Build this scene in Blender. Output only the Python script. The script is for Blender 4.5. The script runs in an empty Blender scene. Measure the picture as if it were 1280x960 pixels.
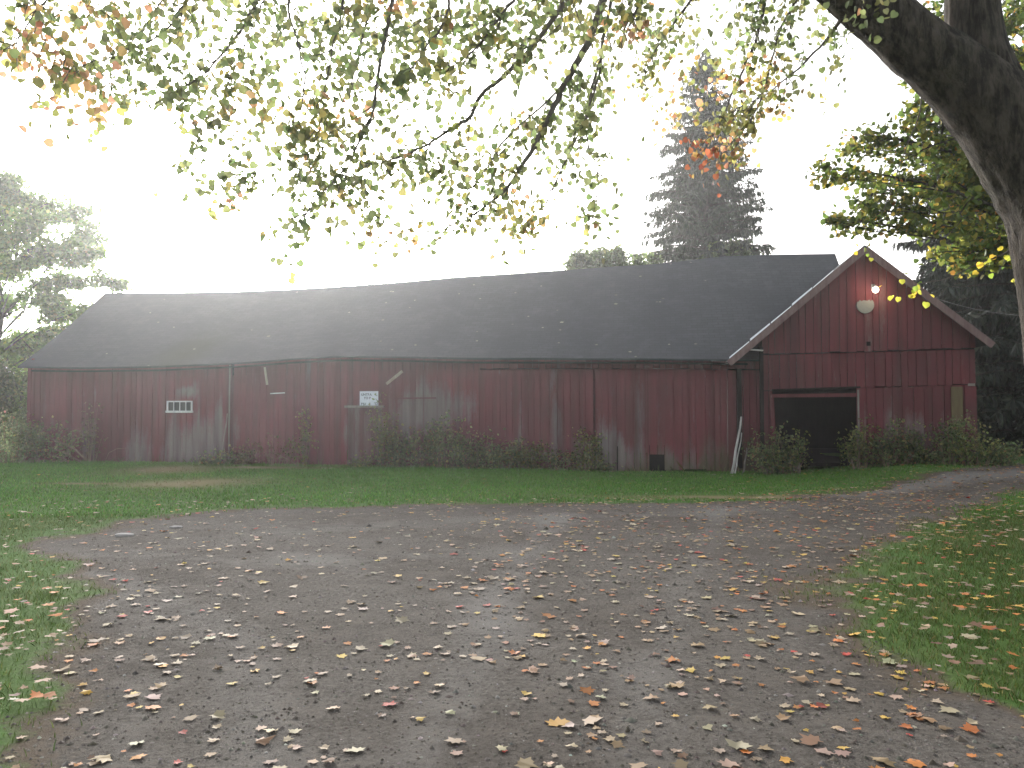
import bpy, math, random
import numpy as np
from mathutils import Vector, Matrix, noise as mnoise
random.seed(7); RNG = np.random.default_rng(11)
S = bpy.context.scene
COL = S.collection
R = math.radians

# ------------------------------------------------------------------ camera
FPX = 1005.0; CAMZ = 1.6; PITCH = math.atan(38/FPX)
cd = bpy.data.cameras.new('camera'); cam = bpy.data.objects.new('camera', cd); COL.objects.link(cam)
cd.sensor_width = 36; cd.lens = 36*FPX/1280; cd.clip_end = 3000; cd.clip_start = 0.05
cam.location = (0, 0, CAMZ); cam.rotation_euler = (math.pi/2 + PITCH, 0, 0)
S.camera = cam
# ------------------------------------------------------------------ light
SUN_EL, SUN_AZ = R(15), R(-18)
SKY_STRENGTH = 0.13; SUN_STRENGTH = 1.3; EXPOSURE = 2.0
w = bpy.data.worlds.new('World'); S.world = w; w.use_nodes = True
nt = w.node_tree; bg = nt.nodes['Background']
sky = nt.nodes.new('ShaderNodeTexSky'); sky.sky_type = 'NISHITA'; sky.sun_disc = False
sky.sun_elevation = SUN_EL; sky.sun_rotation = SUN_AZ % (2*math.pi)
sky.air_density = 1.0; sky.dust_density = 4.0; sky.ozone_density = 1.0
hs = nt.nodes.new('ShaderNodeHueSaturation'); hs.inputs['Saturation'].default_value = 0.25
nt.links.new(sky.outputs[0], hs.inputs['Color']); nt.links.new(hs.outputs[0], bg.inputs[0])
bg.inputs[1].default_value = SKY_STRENGTH
sd = bpy.data.lights.new('sun', 'SUN'); sun = bpy.data.objects.new('sun', sd); COL.objects.link(sun)
sd.energy = SUN_STRENGTH; sd.angle = R(14); sd.color = (1, .97, .92)
SUNV = Vector((math.sin(SUN_AZ)*math.cos(SUN_EL), math.cos(SUN_AZ)*math.cos(SUN_EL), math.sin(SUN_EL)))
sun.rotation_euler = (-SUNV).to_track_quat('-Z', 'Y').to_euler()
sun.location = (-20, 60, 40)
vs = S.view_settings; vs.view_transform = 'Standard'; vs.look = 'None'; vs.exposure = EXPOSURE; vs.gamma = 1; vs.use_curve_mapping = False
S.cycles.max_bounces = 6; S.cycles.diffuse_bounces = 3; S.cycles.transparent_max_bounces = 8
S.cycles.volume_bounces = 1; S.cycles.transmission_bounces = 3; S.cycles.glossy_bounces = 2
S.cycles.use_denoising = True
S.cycles.sample_clamp_indirect = 6

# ------------------------------------------------------------------ measuring: photo pixel at a known depth -> world
CP, SP = math.cos(PITCH), math.sin(PITCH)
def ray(px, py):
    u = (px-640)/FPX; v = (480-py)/FPX
    return np.array((u, CP - v*SP, SP + v*CP))
def at(px, py, Y):
    d = ray(px, py); return np.array((0, 0, CAMZ)) + d*(Y/d[1])
def gnd(px, py):
    d = ray(px, py); k = -CAMZ/d[2]; return np.array((d[0]*k, d[1]*k))
def proj(p):
    p = np.asarray(p, float); x = p[..., 0]; y = p[..., 1]; z = p[..., 2]-CAMZ
    f = y*CP + z*SP; v = -y*SP + z*CP
    return 640 + FPX*x/f, 480 - FPX*v/f
def smooth(a, b, x):
    t = np.clip((np.asarray(x, float)-a)/(b-a), 0, 1); return t*t*(3-2*t)
def gauss(x, c, s): return np.exp(-((np.asarray(x, float)-c)/s)**2)

_PERM = RNG.permutation(4096)
_VAL = RNG.random(4096)
def vnoise(x, y, seed=0):
    x = np.asarray(x, float)+seed*17.3; y = np.asarray(y, float)+seed*9.1
    xi = np.floor(x).astype(int); yi = np.floor(y).astype(int); fx = x-xi; fy = y-yi
    fx = fx*fx*(3-2*fx); fy = fy*fy*(3-2*fy)
    def h(a, b): return _VAL[(_PERM[a & 4095] + b) & 4095]
    return (h(xi, yi)*(1-fx)+h(xi+1, yi)*fx)*(1-fy) + (h(xi, yi+1)*(1-fx)+h(xi+1, yi+1)*fx)*fy
def fbm(x, y, seed=0):
    return (vnoise(x, y, seed)+.5*vnoise(2.1*np.asarray(x), 2.1*np.asarray(y), seed+3)+.25*vnoise(4.3*np.asarray(x), 4.3*np.asarray(y), seed+5))/1.75

# ------------------------------------------------------------------ object helpers
def tag(o, label=None, cat=None, group=None, kind=None):
    if label: o['label'] = label
    if cat: o['category'] = cat
    if group: o['group'] = group
    if kind: o['kind'] = kind
    return o
def empty(name, loc, label, cat, group=None):
    o = bpy.data.objects.new(name, None); COL.objects.link(o); o.location = loc; o.empty_display_size = .3
    return tag(o, label, cat, group)
def origin(o):
    v = Vector((0, 0, 0))
    while o is not None: v += o.location; o = o.parent
    return v
class MB:
    """collects geometry in world space; build() links it as ONE mesh object"""
    def __init__(s): s.v = []; s.f = []; s.a = []
    def add(s, verts, faces, wear=None):
        b = len(s.v); s.v += [tuple(map(float, p)) for p in verts]; s.f += [tuple(i+b for i in f) for f in faces]
        s.a += list(wear) if wear is not None else [0.0]*len(verts)
    def box(s, c, ax, ay, az, wear=0.0):
        """box from centre c and three half-extent vectors"""
        c = np.array(c, float); ax = np.array(ax, float); ay = np.array(ay, float); az = np.array(az, float)
        vs = [c+i*ax+j*ay+k*az for i in (-1, 1) for j in (-1, 1) for k in (-1, 1)]
        s.add(vs, [(0, 1, 3, 2), (4, 6, 7, 5), (0, 4, 5, 1), (2, 3, 7, 6), (0, 2, 6, 4), (1, 5, 7, 3)], [wear]*8)
    def beam(s, a, b, wx, wy, up=(0, 0, 1), wear=0.0):
        a = np.array(a, float); b = np.array(b, float); d = b-a; L = np.linalg.norm(d); d /= L
        x = np.cross(d, np.array(up, float)); x /= np.linalg.norm(x); y = np.cross(x, d)
        s.box((a+b)/2, x*wx/2, y*wy/2, d*L/2, wear)
    def tube(s, pts, rad, n=8, bump=0.0, seed=0, cap=True):
        pts = [np.array(p, float) for p in pts]; rings = []; base = len(s.v); V = []
        ref = np.array((.3, .9, .2))
        for i, p in enumerate(pts):
            d = pts[min(i+1, len(pts)-1)]-pts[max(i-1, 0)]; d /= (np.linalg.norm(d)+1e-9)
            x = np.cross(d, ref); x /= (np.linalg.norm(x)+1e-9); y = np.cross(d, x)
            for k in range(n):
                a = 2*math.pi*k/n; r = rad[i]
                if bump:
                    ca_ = min(k, n-k)*9.0/n; r *= 1 + bump*(fbm(ca_*1.6+seed, i*.22+seed)-.5)*2 + bump*.8*(vnoise(ca_*4.1+seed, i*.4)-.5) + (bump*.35*(vnoise(ca_*11+seed, i*.25)-.5) if n > 40 else 0)
                V.append(p + (x*math.cos(a)+y*math.sin(a))*r)
        F = [(i*n+k, i*n+(k+1) % n, (i+1)*n+(k+1) % n, (i+1)*n+k) for i in range(len(pts)-1) for k in range(n)]
        if cap: F.append(tuple(range(n-1, -1, -1))); F.append(tuple((len(pts)-1)*n+k for k in range(n)))
        s.add(V, F)
    def build(s, name, mat, parent=None, smooth_=False, recalc=True):
        o0 = origin(parent); me = bpy.data.meshes.new(name)
        me.from_pydata([(x-o0.x, y-o0.y, z-o0.z) for x, y, z in s.v], [], s.f)
        at_ = me.attributes.new('wear', 'FLOAT', 'POINT'); at_.data.foreach_set('value', np.array(s.a, np.float32))
        me.materials.append(mat)
        if recalc:
            import bmesh
            bm = bmesh.new(); bm.from_mesh(me); bmesh.ops.recalc_face_normals(bm, faces=bm.faces); bm.to_mesh(me); bm.free()
        if smooth_: me.polygons.foreach_set('use_smooth', np.ones(len(me.polygons), bool))
        o = bpy.data.objects.new(name, me); COL.objects.link(o); o.parent = parent
        return o
def np_mesh(name, V, loops, nper, mat, tint=None, parent=None, smooth_=False):
    """fast mesh: V (n,3), loops flat vertex index, nper = verts per face (constant)"""
    o0 = origin(parent); V = np.asarray(V, np.float32) - np.array(o0, np.float32)
    me = bpy.data.meshes.new(name); nf = len(loops)//nper
    me.vertices.add(len(V)); me.vertices.foreach_set('co', V.ravel())
    me.loops.add(len(loops)); me.loops.foreach_set('vertex_index', np.asarray(loops, np.int32))
    me.polygons.add(nf); me.polygons.foreach_set('loop_start', np.arange(nf, dtype=np.int32)*nper)
    me.polygons.foreach_set('loop_total', np.full(nf, nper, np.int32))
    if smooth_: me.polygons.foreach_set('use_smooth', np.ones(nf, bool))
    if tint is not None:
        a = me.attributes.new('tint', 'FLOAT_COLOR', 'POINT')
        a.data.foreach_set('color', np.concatenate([tint, np.ones((len(tint), 1))], 1).astype(np.float32).ravel())
    me.update(calc_edges=True); me.materials.append(mat)
    o = bpy.data.objects.new(name, me); COL.objects.link(o); o.parent = parent
    return o

# ------------------------------------------------------------------ materials
def mat(name):
    m = bpy.data.materials.new(name); m.use_nodes = True
    n = m.node_tree.nodes; return m, n, m.node_tree.links, n['Principled BSDF']
def N(n, t, **kw):
    x = n.new(t)
    for k, v in kw.items():
        if k in x.inputs: x.inputs[k].default_value = v
        else: setattr(x, k, v)
    return x
def ramp(n, stops):
    r = n.new('ShaderNodeValToRGB'); e = r.color_ramp.elements
    while len(e) < len(stops): e.new(.5)
    for el, (p, c) in zip(e, stops): el.position = p; el.color = (*c, 1) if len(c) == 3 else c
    return r
def mixc(n, l, fac, a, b, mode='MIX'):
    x = n.new('ShaderNodeMix'); x.data_type = 'RGBA'; x.blend_type = mode
    for sock, val in ((0, fac), (6, a), (7, b)):
        if hasattr(val, 'is_linked') or hasattr(val, 'links'): l.new(val, x.inputs[sock])
        else: x.inputs[sock].default_value = val if sock == 0 else (*val, 1)
    return x.outputs[2]
def math_(n, l, op, a, b=None):
    x = n.new('ShaderNodeMath'); x.operation = op
    for i, val in enumerate((a, b)):
        if val is None: continue
        if hasattr(val, 'links'): l.new(val, x.inputs[i])
        else: x.inputs[i].default_value = val
    return x.outputs[0]
def bump(n, l, bs, h, strength=.4, dist=.02):
    b = N(n, 'ShaderNodeBump', Strength=strength, Distance=dist); l.new(h, b.inputs['Height']); l.new(b.outputs[0], bs.inputs['Normal'])
def noise_tex(n, l, scale, detail=5, rough=.55, stretch=(1, 1, 1), coord='Object'):
    tc = n.new('ShaderNodeTexCoord'); mp = n.new('ShaderNodeMapping'); mp.inputs['Scale'].default_value = stretch
    l.new(tc.outputs[coord], mp.inputs[0]); t = N(n, 'ShaderNodeTexNoise', Scale=scale, Detail=detail, Roughness=rough)
    l.new(mp.outputs[0], t.inputs['Vector']); return t.outputs['Fac']

def barn_paint(name, red=(.165, .043, .050), red2=(.115, .038, .042), grey=(.22, .20, .19)):
    m, n, l, b = mat(name)
    wear = N(n, 'ShaderNodeAttribute', attribute_name='wear')
    fine = noise_tex(n, l, 7, 8, .7, (1, 1, .1)); mid = noise_tex(n, l, 2.2, 6, .65, (1.4, 1.4, .22)); big = noise_tex(n, l, .5, 4)
    speck = noise_tex(n, l, 26, 4, .6, (1, 1, .35))
    base = mixc(n, l, ramp_out(n, l, big, .35, .65), red, red2)
    base = mixc(n, l, math_(n, l, 'MULTIPLY', ramp_out(n, l, fine, .45, .75), .45), base, (.06, .022, .022))
    # paint worn to grey wood: attribute says how much, noise breaks it into streaks
    s1 = math_(n, l, 'ADD', wear.outputs['Fac'], math_(n, l, 'MULTIPLY', math_(n, l, 'SUBTRACT', mid, .5), 1.5))
    s1 = math_(n, l, 'ADD', s1, math_(n, l, 'MULTIPLY', math_(n, l, 'SUBTRACT', fine, .5), 1.0))
    s1 = math_(n, l, 'ADD', s1, math_(n, l, 'MULTIPLY', math_(n, l, 'SUBTRACT', speck, .5), .5))
    worn = ramp_out(n, l, s1, .38, .9)
    gcol = mixc(n, l, fine, (.13, .115, .11), grey)
    col = mixc(n, l, math_(n, l, 'MULTIPLY', worn, .85), base, gcol)
    band = noise_tex(n, l, 4.2, 1, .3, (1, 1, .012)); col = mixc(n, l, math_(n, l, 'MULTIPLY', ramp_out(n, l, band, .45, .7), .42), col, (.045, .018, .02))
    peel = noise_tex(n, l, 5, 8, .75, (2.2, 2.2, .3)); col = mixc(n, l, math_(n, l, 'MULTIPLY', ramp_out(n, l, peel, .6, .72), .5), col, gcol)
    # brown weathering in tall streaks, and algae near the ground
    streak = noise_tex(n, l, 3.2, 5, .7, (1.3, 1.3, .1)); col = mixc(n, l, math_(n, l, 'MULTIPLY', ramp_out(n, l, streak, .5, .72), .6), col, (.07, .042, .038))
    g5 = N(n, 'ShaderNodeNewGeometry'); sx = n.new('ShaderNodeSeparateXYZ'); l.new(g5.outputs['Position'], sx.inputs[0])
    al = math_(n, l, 'MULTIPLY', ramp_out(n, l, sx.outputs['Z'], 1.5, -.7), ramp_out(n, l, sx.outputs['X'], -6, 5)); al = math_(n, l, 'ADD', al, math_(n, l, 'MULTIPLY', math_(n, l, 'SUBTRACT', mid, .5), 1.9))
    col = mixc(n, l, math_(n, l, 'MULTIPLY', ramp_out(n, l, al, .3, .8), .85), col, (.08, .076, .045))
    l.new(col, b.inputs['Base Color']); b.inputs['Roughness'].default_value = .85; b.inputs['Specular IOR Level'].default_value = .2
    bump(n, l, b, fine, .5, .01)
    return m
def ramp_out(n, l, val, lo, hi):
    x = n.new('ShaderNodeMapRange'); x.inputs[1].default_value = lo; x.inputs[2].default_value = hi; x.clamp = True
    l.new(val, x.inputs[0]); return x.outputs[0]
M = {}
M['siding'] = barn_paint('red_siding')
M['siding_wing'] = barn_paint('red_siding_wing', (.14, .032, .038), (.092, .028, .032), (.18, .15, .135))
M['door_wood'] = barn_paint('door_boards', (.12, .05, .05), (.10, .05, .05), (.22, .2, .19))
def wood(name, c1, c2, rough=.85):
    m, n, l, b = mat(name); f = noise_tex(n, l, 9, 7, .65, (1, 1, .2))
    l.new(mixc(n, l, ramp_out(n, l, f, .3, .7), c1, c2), b.inputs['Base Color']); b.inputs['Roughness'].default_value = rough
    b.inputs['Specular IOR Level'].default_value = .25; bump(n, l, b, f, .4, .01); return m
M['grey_wood'] = wood('weathered_wood', (.13, .11, .10), (.25, .22, .20))
M['tan_wood'] = wood('tan_board', (.22, .17, .13), (.34, .28, .22))
M['pale_wood'] = wood('pale_pole', (.28, .27, .25), (.55, .54, .52))
M['dark_wood_and_shade'] = wood('dark_wood_and_shade', (.010, .009, .008), (.022, .018, .016))  # near-black: shade inside the wing put into the colour; also dark trim
M['trim_red'] = wood('rake_trim', (.11, .06, .06), (.19, .13, .12))
M['stick'] = wood('dry_stem', (.13, .09, .065), (.24, .18, .13))
M['white_paint'] = wood('white_paint', (.38, .39, .40), (.58, .58, .58), .6)
def plain(name, c, rough=.7, metal=0, spec=.4):
    m, n, l, b = mat(name); f = noise_tex(n, l, 14, 4)
    l.new(mixc(n, l, f, tuple(x*.8 for x in c), tuple(min(1, x*1.15) for x in c)), b.inputs['Base Color'])
    b.inputs['Roughness'].default_value = rough; b.inputs['Metallic'].default_value = metal; b.inputs['Specular IOR Level'].default_value = spec; return m
M['black'] = plain('flat_black', (.006, .006, .006), .95, 0, .05)  # flat black; stands in for the shade inside the hatch
M['sign'] = plain('sign_white', (.62, .66, .72), .5)
M['ink'] = plain('sign_ink', (.10, .11, .14), .7)
M['twig'] = wood('twig_bark', (.07, .06, .052), (.14, .12, .105)); M['disc'] = plain('grey_disc', (.17, .175, .16), .7)
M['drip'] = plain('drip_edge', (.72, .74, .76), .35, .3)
M['lamp_metal'] = plain('lamp_metal', (.2, .2, .2), .5, .6)
M['cable'] = plain('cable', (.12, .12, .12), .7)
M['stone'] = plain('stone', (.26, .25, .24), .9)
M['shaded_floor'] = plain('barn_floor_shade', (.014, .012, .01), .95, 0, .05)  # near-black floor tone, interior shade put into the colour
M['box_pale'] = wood('pale_box', (.2, .19, .15), (.36, .33, .27))
m, n, l, b = mat('window_glass'); b.inputs['Base Color'].default_value = (.02, .025, .03, 1); b.inputs['Roughness'].default_value = .12; M['glass'] = m
m, n, l, b = mat('lamp_glow'); b.inputs['Emission Color'].default_value = (1, .86, .66, 1); b.inputs['Emission Strength'].default_value = 6; M['glow'] = m
M['dark_wood_and_shade'].node_tree.nodes['Principled BSDF'].inputs['Specular IOR Level'].default_value = .03
# shingles
m, n, l, b = mat('asphalt_shingles')
tc = n.new('ShaderNodeTexCoord'); uv = tc.outputs['UV']
br = N(n, 'ShaderNodeTexBrick', Scale=1.0); br.inputs['Brick Width'].default_value = .33; br.inputs['Row Height'].default_value = .145
br.inputs['Mortar Size'].default_value = .012; br.inputs['Mortar Smooth'].default_value = .3; br.inputs['Bias'].default_value = 0
br.inputs['Color1'].default_value = (.04, .043, .048, 1); br.inputs['Color2'].default_value = (.052, .055, .061, 1); br.inputs['Mortar'].default_value = (.03, .031, .034, 1)
l.new(uv, br.inputs['Vector'])
g = noise_tex(n, l, .6, 5); g2 = noise_tex(n, l, 60, 3)
g4 = noise_tex(n, l, 2.2, 6, .7); col = mixc(n, l, math_(n, l, 'MULTIPLY', ramp_out(n, l, g, .4, .65), .7), br.outputs['Color'], (.03, .032, .038)); col = mixc(n, l, math_(n, l, 'MULTIPLY', ramp_out(n, l, g4, .52, .72), .5), col, (.075, .078, .085))
col = mixc(n, l, math_(n, l, 'MULTIPLY', ramp_out(n, l, g2, .5, .7), .35), col, (.10, .10, .105))
wear = N(n, 'ShaderNodeAttribute', attribute_name='wear')
col = mixc(n, l, math_(n, l, 'MULTIPLY', wear.outputs['Fac'], .7), col, (.038, .043, .022))
l.new(col, b.inputs['Base Color']); b.inputs['Roughness'].default_value = .8; b.inputs['Specular IOR Level'].default_value = .3
bump(n, l, b, math_(n, l, 'ADD', br.outputs['Fac'], math_(n, l, 'MULTIPLY', g2, -.5)), -.6, .012)
M['shingle'] = m
# leaves: colour from the 'tint' attribute
def leaf_mat(name, trans=.45, rough=.55, gain=1.0):
    m, n, l, b = mat(name); t = N(n, 'ShaderNodeAttribute', attribute_name='tint')
    nz = noise_tex(n, l, 30, 3); c = mixc(n, l, math_(n, l, 'MULTIPLY', nz, .5), t.outputs['Color'], (.03, .03, .01))
    c = mixc(n, l, .6, c, t.outputs['Color'])
    l.new(c, b.inputs['Base Color']); b.inputs['Roughness'].default_value = rough; b.inputs['Specular IOR Level'].default_value = .3
    if trans:
        c = mixc(n, l, 1.0, c, (gain, gain, gain*.9), 'MULTIPLY')
        tr = n.new('ShaderNodeBsdfTranslucent'); mx = n.new('ShaderNodeMixShader'); mx.inputs[0].default_value = trans
        l.new(c, tr.inputs[0]); l.new(b.outputs[0], mx.inputs[1]); l.new(tr.outputs[0], mx.inputs[2])
        l.new(mx.outputs[0], n['Material Output'].inputs['Surface'])
    return m
M['leaf'] = leaf_mat('tree_leaves', .7, gain=2.4); M['needle'] = leaf_mat('needles', .15); M['fallen'] = leaf_mat('fallen_leaves', .12, .7)
M['blade'] = leaf_mat('grass_blades', .35); M['pebble'] = leaf_mat('pebbles', 0, .95)
# bark
m, n, l, b = mat('bark'); f = noise_tex(n, l, 13, 8, .7, (1, 1, .16)); g = noise_tex(n, l, 40, 5, .65, (1, 1, .35)); g3 = noise_tex(n, l, 1.2, 3)
c = mixc(n, l, ramp_out(n, l, f, .41, .59), (.028, .023, .019), (.11, .092, .076)); c = mixc(n, l, math_(n, l, 'MULTIPLY', ramp_out(n, l, g3, .5, .7), .35), c, (.05, .055, .035))
l.new(c, b.inputs['Base Color']); b.inputs['Roughness'].default_value = .95; b.inputs['Specular IOR Level'].default_value = .15
bump(n, l, b, math_(n, l, 'ADD', f, math_(n, l, 'MULTIPLY', g, .45)), 1.0, .14); M['bark'] = m
# ground materials: attributes 'grass' (1 lawn .. 0 bare), 'dry', 'pale'
def ground_mat(name):
    m, n, l, b = mat(name)
    ga = N(n, 'ShaderNodeAttribute', attribute_name='grass').outputs['Fac']; dr = N(n, 'ShaderNodeAttribute', attribute_name='dry').outputs['Fac']
    pa = N(n, 'ShaderNodeAttribute', attribute_name='pale').outputs['Fac']
    n1 = noise_tex(n, l, 3, 8, .7); n2 = noise_tex(n, l, 28, 6, .7); n3 = noise_tex(n, l, .45, 5); n4 = noise_tex(n, l, 140, 3, .6)
    grav = mixc(n, l, ramp_out(n, l, n2, .35, .7), (.05, .043, .036), (.145, .13, .115))
    grav = mixc(n, l, math_(n, l, 'MULTIPLY', ramp_out(n, l, n4, .55, .75), .7), grav, (.18, .172, .165))
    grav = mixc(n, l, math_(n, l, 'MULTIPLY', ramp_out(n, l, n3, .42, .62), .7), grav, (.05, .04, .032))
    grav = mixc(n, l, math_(n, l, 'MULTIPLY', ramp_out(n, l, n1, .45, .68), .6), grav, (.14, .125, .11))
    pm = ramp_out(n, l, math_(n, l, 'ADD', pa, math_(n, l, 'MULTIPLY', math_(n, l, 'SUBTRACT', n1, .5), .9)), .3, .9)
    grav = mixc(n, l, math_(n, l, 'MULTIPLY', pm, .7), grav, (.19, .18, .17))
    dirt = mixc(n, l, n2, (.07, .052, .036), (.11, .085, .06))
    gr = mixc(n, l, ramp_out(n, l, n2, .3, .7), (.045, .10, .018), (.075, .15, .03)); gr = mixc(n, l, math_(n, l, 'MULTIPLY', ramp_out(n, l, n3, .45, .65), .5), gr, (.09, .11, .035))
    gr = mixc(n, l, math_(n, l, 'MULTIPLY', dr, .85), gr, (.20, .155, .085))
    gm = math_(n, l, 'ADD', ga, math_(n, l, 'MULTIPLY', math_(n, l, 'SUBTRACT', n1, .5), .8)); gm = math_(n, l, 'ADD', gm, math_(n, l, 'MULTIPLY', math_(n, l, 'SUBTRACT', n2, .5), .5))
    c = mixc(n, l, ramp_out(n, l, gm, .05, .35), grav, dirt); c = mixc(n, l, ramp_out(n, l, gm, .4, .75), c, gr)
    l.new(c, b.inputs['Base Color']); b.inputs['Roughness'].default_value = .95; b.inputs['Specular IOR Level'].default_value = .12
    bump(n, l, b, math_(n, l, 'ADD', n2, math_(n, l, 'MULTIPLY', n4, .5)), .8, .03); return m
M['ground'] = ground_mat('ground'); M['gravel'] = ground_mat('gravel')
m, n, l, b = mat('hill'); g = noise_tex(n, l, .05, 6); l.new(mixc(n, l, g, (.03, .045, .03), (.07, .08, .05)), b.inputs['Base Color']); b.inputs['Roughness'].default_value = 1; M['hill'] = m

# ------------------------------------------------------------------ terrain
def H(x, y):
    x = np.asarray(x, float); y = np.asarray(y, float)
    e = smooth(1, 4, y)*(1-smooth(30, 33, y))*smooth(-24, -22, x)*(1-smooth(22, 24, x))
    h = -.14*gauss(x, 4.5, 4.5)*smooth(12, 22, y) + .22*smooth(8.0, 11, x)*smooth(10, 21, y) - .05*gauss(x, -6, 4)*smooth(14, 24, y)
    return e*(h + .05*(fbm(x*.35, y*.35, 2)-.5) + .018*(fbm(x*1.7, y*1.7, 4)-.5))
def poly_px(pts): return np.array([gnd(*p) for p in pts])
def sdf(poly, x, y):
    x = np.asarray(x, float); y = np.asarray(y, float); d = np.full(x.shape, 1e9); ins = np.zeros(x.shape, bool)
    for i in range(len(poly)):
        a = poly[i]; b = poly[(i+1) % len(poly)]; e = b-a
        t = np.clip(((x-a[0])*e[0]+(y-a[1])*e[1])/(e@e), 0, 1); d = np.minimum(d, np.hypot(x-a[0]-t*e[0], y-a[1]-t*e[1]))
        c = (a[1] > y) != (b[1] > y); xi = a[0]+(y-a[1])/(b[1]-a[1]+1e-12)*e[0]; ins ^= c & (x < xi)
    return np.where(ins, d, -d)
YARD = poly_px([(-40, 1500), (-45, 1100), (0, 960), (38, 830), (105, 745), (60, 700), (20, 690), (60, 672), (160, 648), (300, 636), (480, 633), (640, 629), (820, 626), (950, 623), (1060, 613), (1160, 602), (1300, 588), (1420, 580), (1420, 612), (1270, 619), (1180, 650), (1110, 690), (1040, 735), (1050, 790), (1120, 845), (1200, 872), (1330, 905), (1500, 1100), (1500, 1500)])
def yard(x, y):          # >0 inside the gravel, metres
    return sdf(YARD, x, y) + .9*(fbm(np.asarray(x)*1.1, np.asarray(y)*1.1, 8)-.5) + .45*(vnoise(np.asarray(x)*4, np.asarray(y)*4, 9)-.5)
DRY = [(*gnd(238, 603), 1.45, 1.5), (*gnd(215, 586), 1.2, 1.9), (*gnd(110, 604), 1.0, .3), (*gnd(950, 618), 3, .4), (*gnd(330, 583), 2.0, .5)]
def dryness(x, y):
    d = np.zeros(np.shape(x))
    for cx, cy, sx, sy in DRY: d = np.maximum(d, np.exp(-((x-cx)/sx)**2-((y-cy)/sy)**2))
    return np.clip(d*(.65+.9*fbm(x*.9, y*1.6, 12)), 0, 1)
ST = .125; gx = np.arange(-24, 24.01, ST); gy = np.arange(1, 34.01, ST); GX, GY = np.meshgrid(gx, gy); nx, ny = len(gx), len(gy)
Z = H(GX, GY); YD = yard(GX, GY)
gm = 1-smooth(-.45, .5, YD); dryv = dryness(GX, GY)
far_mix = gauss(GY, 20.5, 3.0)*(1-smooth(-.3, 2.2, -YD))          # ragged, half-bare rim where yard meets the back lawn
gm = np.clip(gm - .42*far_mix, 0, 1)
def track(px): return sum(np.exp(-(sdfline(np.array([gnd(*p) for p in pts]), GX, GY)/wd)**2)*k for pts, wd, k in px)
def sdfline(P, x, y):
    d = np.full(np.shape(x), 1e9)
    for a, b in zip(P[:-1], P[1:]):
        e = b-a; t = np.clip(((x-a[0])*e[0]+(y-a[1])*e[1])/(e@e), 0, 1); d = np.minimum(d, np.hypot(x-a[0]-t*e[0], y-a[1]-t*e[1]))
    return d
pale = np.clip(track([([(60, 695), (130, 690), (300, 705), (600, 690)], .55, .45), ([(350, 665), (600, 650), (800, 645), (1000, 632)], .7, .5), ([(1040, 615), (1160, 607), (1300, 600)], .9, 1.0), ([(140, 720), (300, 790), (330, 960)], .3, .55), ([(60, 700), (190, 800), (140, 960)], .28, .4), ([(700, 642), (640, 720), (520, 960)], .3, .55), ([(900, 632), (860, 720), (800, 960)], .3, .45), ([(350, 690), (560, 740), (760, 850)], .35, .35)]), 0, 1)
idx = np.arange(nx*ny).reshape(ny, nx); quads = np.stack([idx[:-1, :-1], idx[:-1, 1:], idx[1:, 1:], idx[1:, :-1]], -1).reshape(-1, 4)
cxm = (GX[:-1, :-1]+ST/2).ravel(); cym = (GY[:-1, :-1]+ST/2).ravel(); isg = yard(cxm, cym) > 0
P3 = np.stack([GX, GY, Z], -1).reshape(-1, 3)
def ground_obj(name, q, m, extra=None):
    used, inv = np.unique(q.ravel(), return_inverse=True); V = P3[used]; loops = inv
    at3 = {'grass': gm.ravel()[used], 'dry': dryv.ravel()[used], 'pale': pale.ravel()[used]}
    if extra is not None:
        b0 = len(V); V = np.concatenate([V, extra[0]]); loops = np.concatenate([loops, extra[1]+b0])
        for k in at3: at3[k] = np.concatenate([at3[k], np.full(len(extra[0]), 1.0 if k == 'grass' else 0.1)])
    o = np_mesh(name, V, loops, 4, m, smooth_=True)
    for k, v in at3.items():
        a = o.data.attributes.new(k, 'FLOAT', 'POINT'); a.data.foreach_set('value', v.astype(np.float32))
    return tag(o, kind='structure')
B = 1500.0; x0, x1, y0, y1 = gx[0], gx[-1], gy[0], gy[-1]
EV = np.array([(-B, -B, 0), (x0, -B, 0), (x1, -B, 0), (B, -B, 0), (-B, y0, 0), (x0, y0, 0), (x1, y0, 0), (B, y0, 0), (-B, y1, 0), (x0, y1, 0), (x1, y1, 0), (B, y1, 0), (-B, B, 0), (x0, B, 0), (x1, B, 0), (B, B, 0)])
EF = np.array([(0, 1, 5, 4), (1, 2, 6, 5), (2, 3, 7, 6), (4, 5, 9, 8), (6, 7, 11, 10), (8, 9, 13, 12), (9, 10, 14, 13), (10, 11, 15, 14)]).ravel()
o = ground_obj('lawn', quads[~isg], M['ground'], (EV, EF)); o['label'] = 'mown green lawn in front of the barn with dry straw patches'
o = ground_obj('gravel_yard', quads[isg], M['gravel']); o['label'] = 'dark gravel farmyard scattered with fallen leaves'
# hills far behind
hv = []; hf = []; K = 60
for i in range(K+1):
    a = R(-75 + 150*i/K); r = 420
    hgt = 16 + 12*vnoise(i*.21, 3.3, 1) + 5*vnoise(i*.9, 1.1, 2)
    hv += [(r*math.sin(a), r*math.cos(a), -1), ((r+90)*math.sin(a), (r+90)*math.cos(a), hgt), ((r+260)*math.sin(a), (r+260)*math.cos(a), -1)]
for i in range(K): b0 = 3*i; hf += [(b0, b0+3, b0+4, b0+1), (b0+1, b0+4, b0+5, b0+2)]
mb = MB(); mb.add(hv, hf); tag(mb.build('hills', M['hill'], smooth_=True), 'low wooded hills on the horizon behind the barn', kind='structure')

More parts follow.
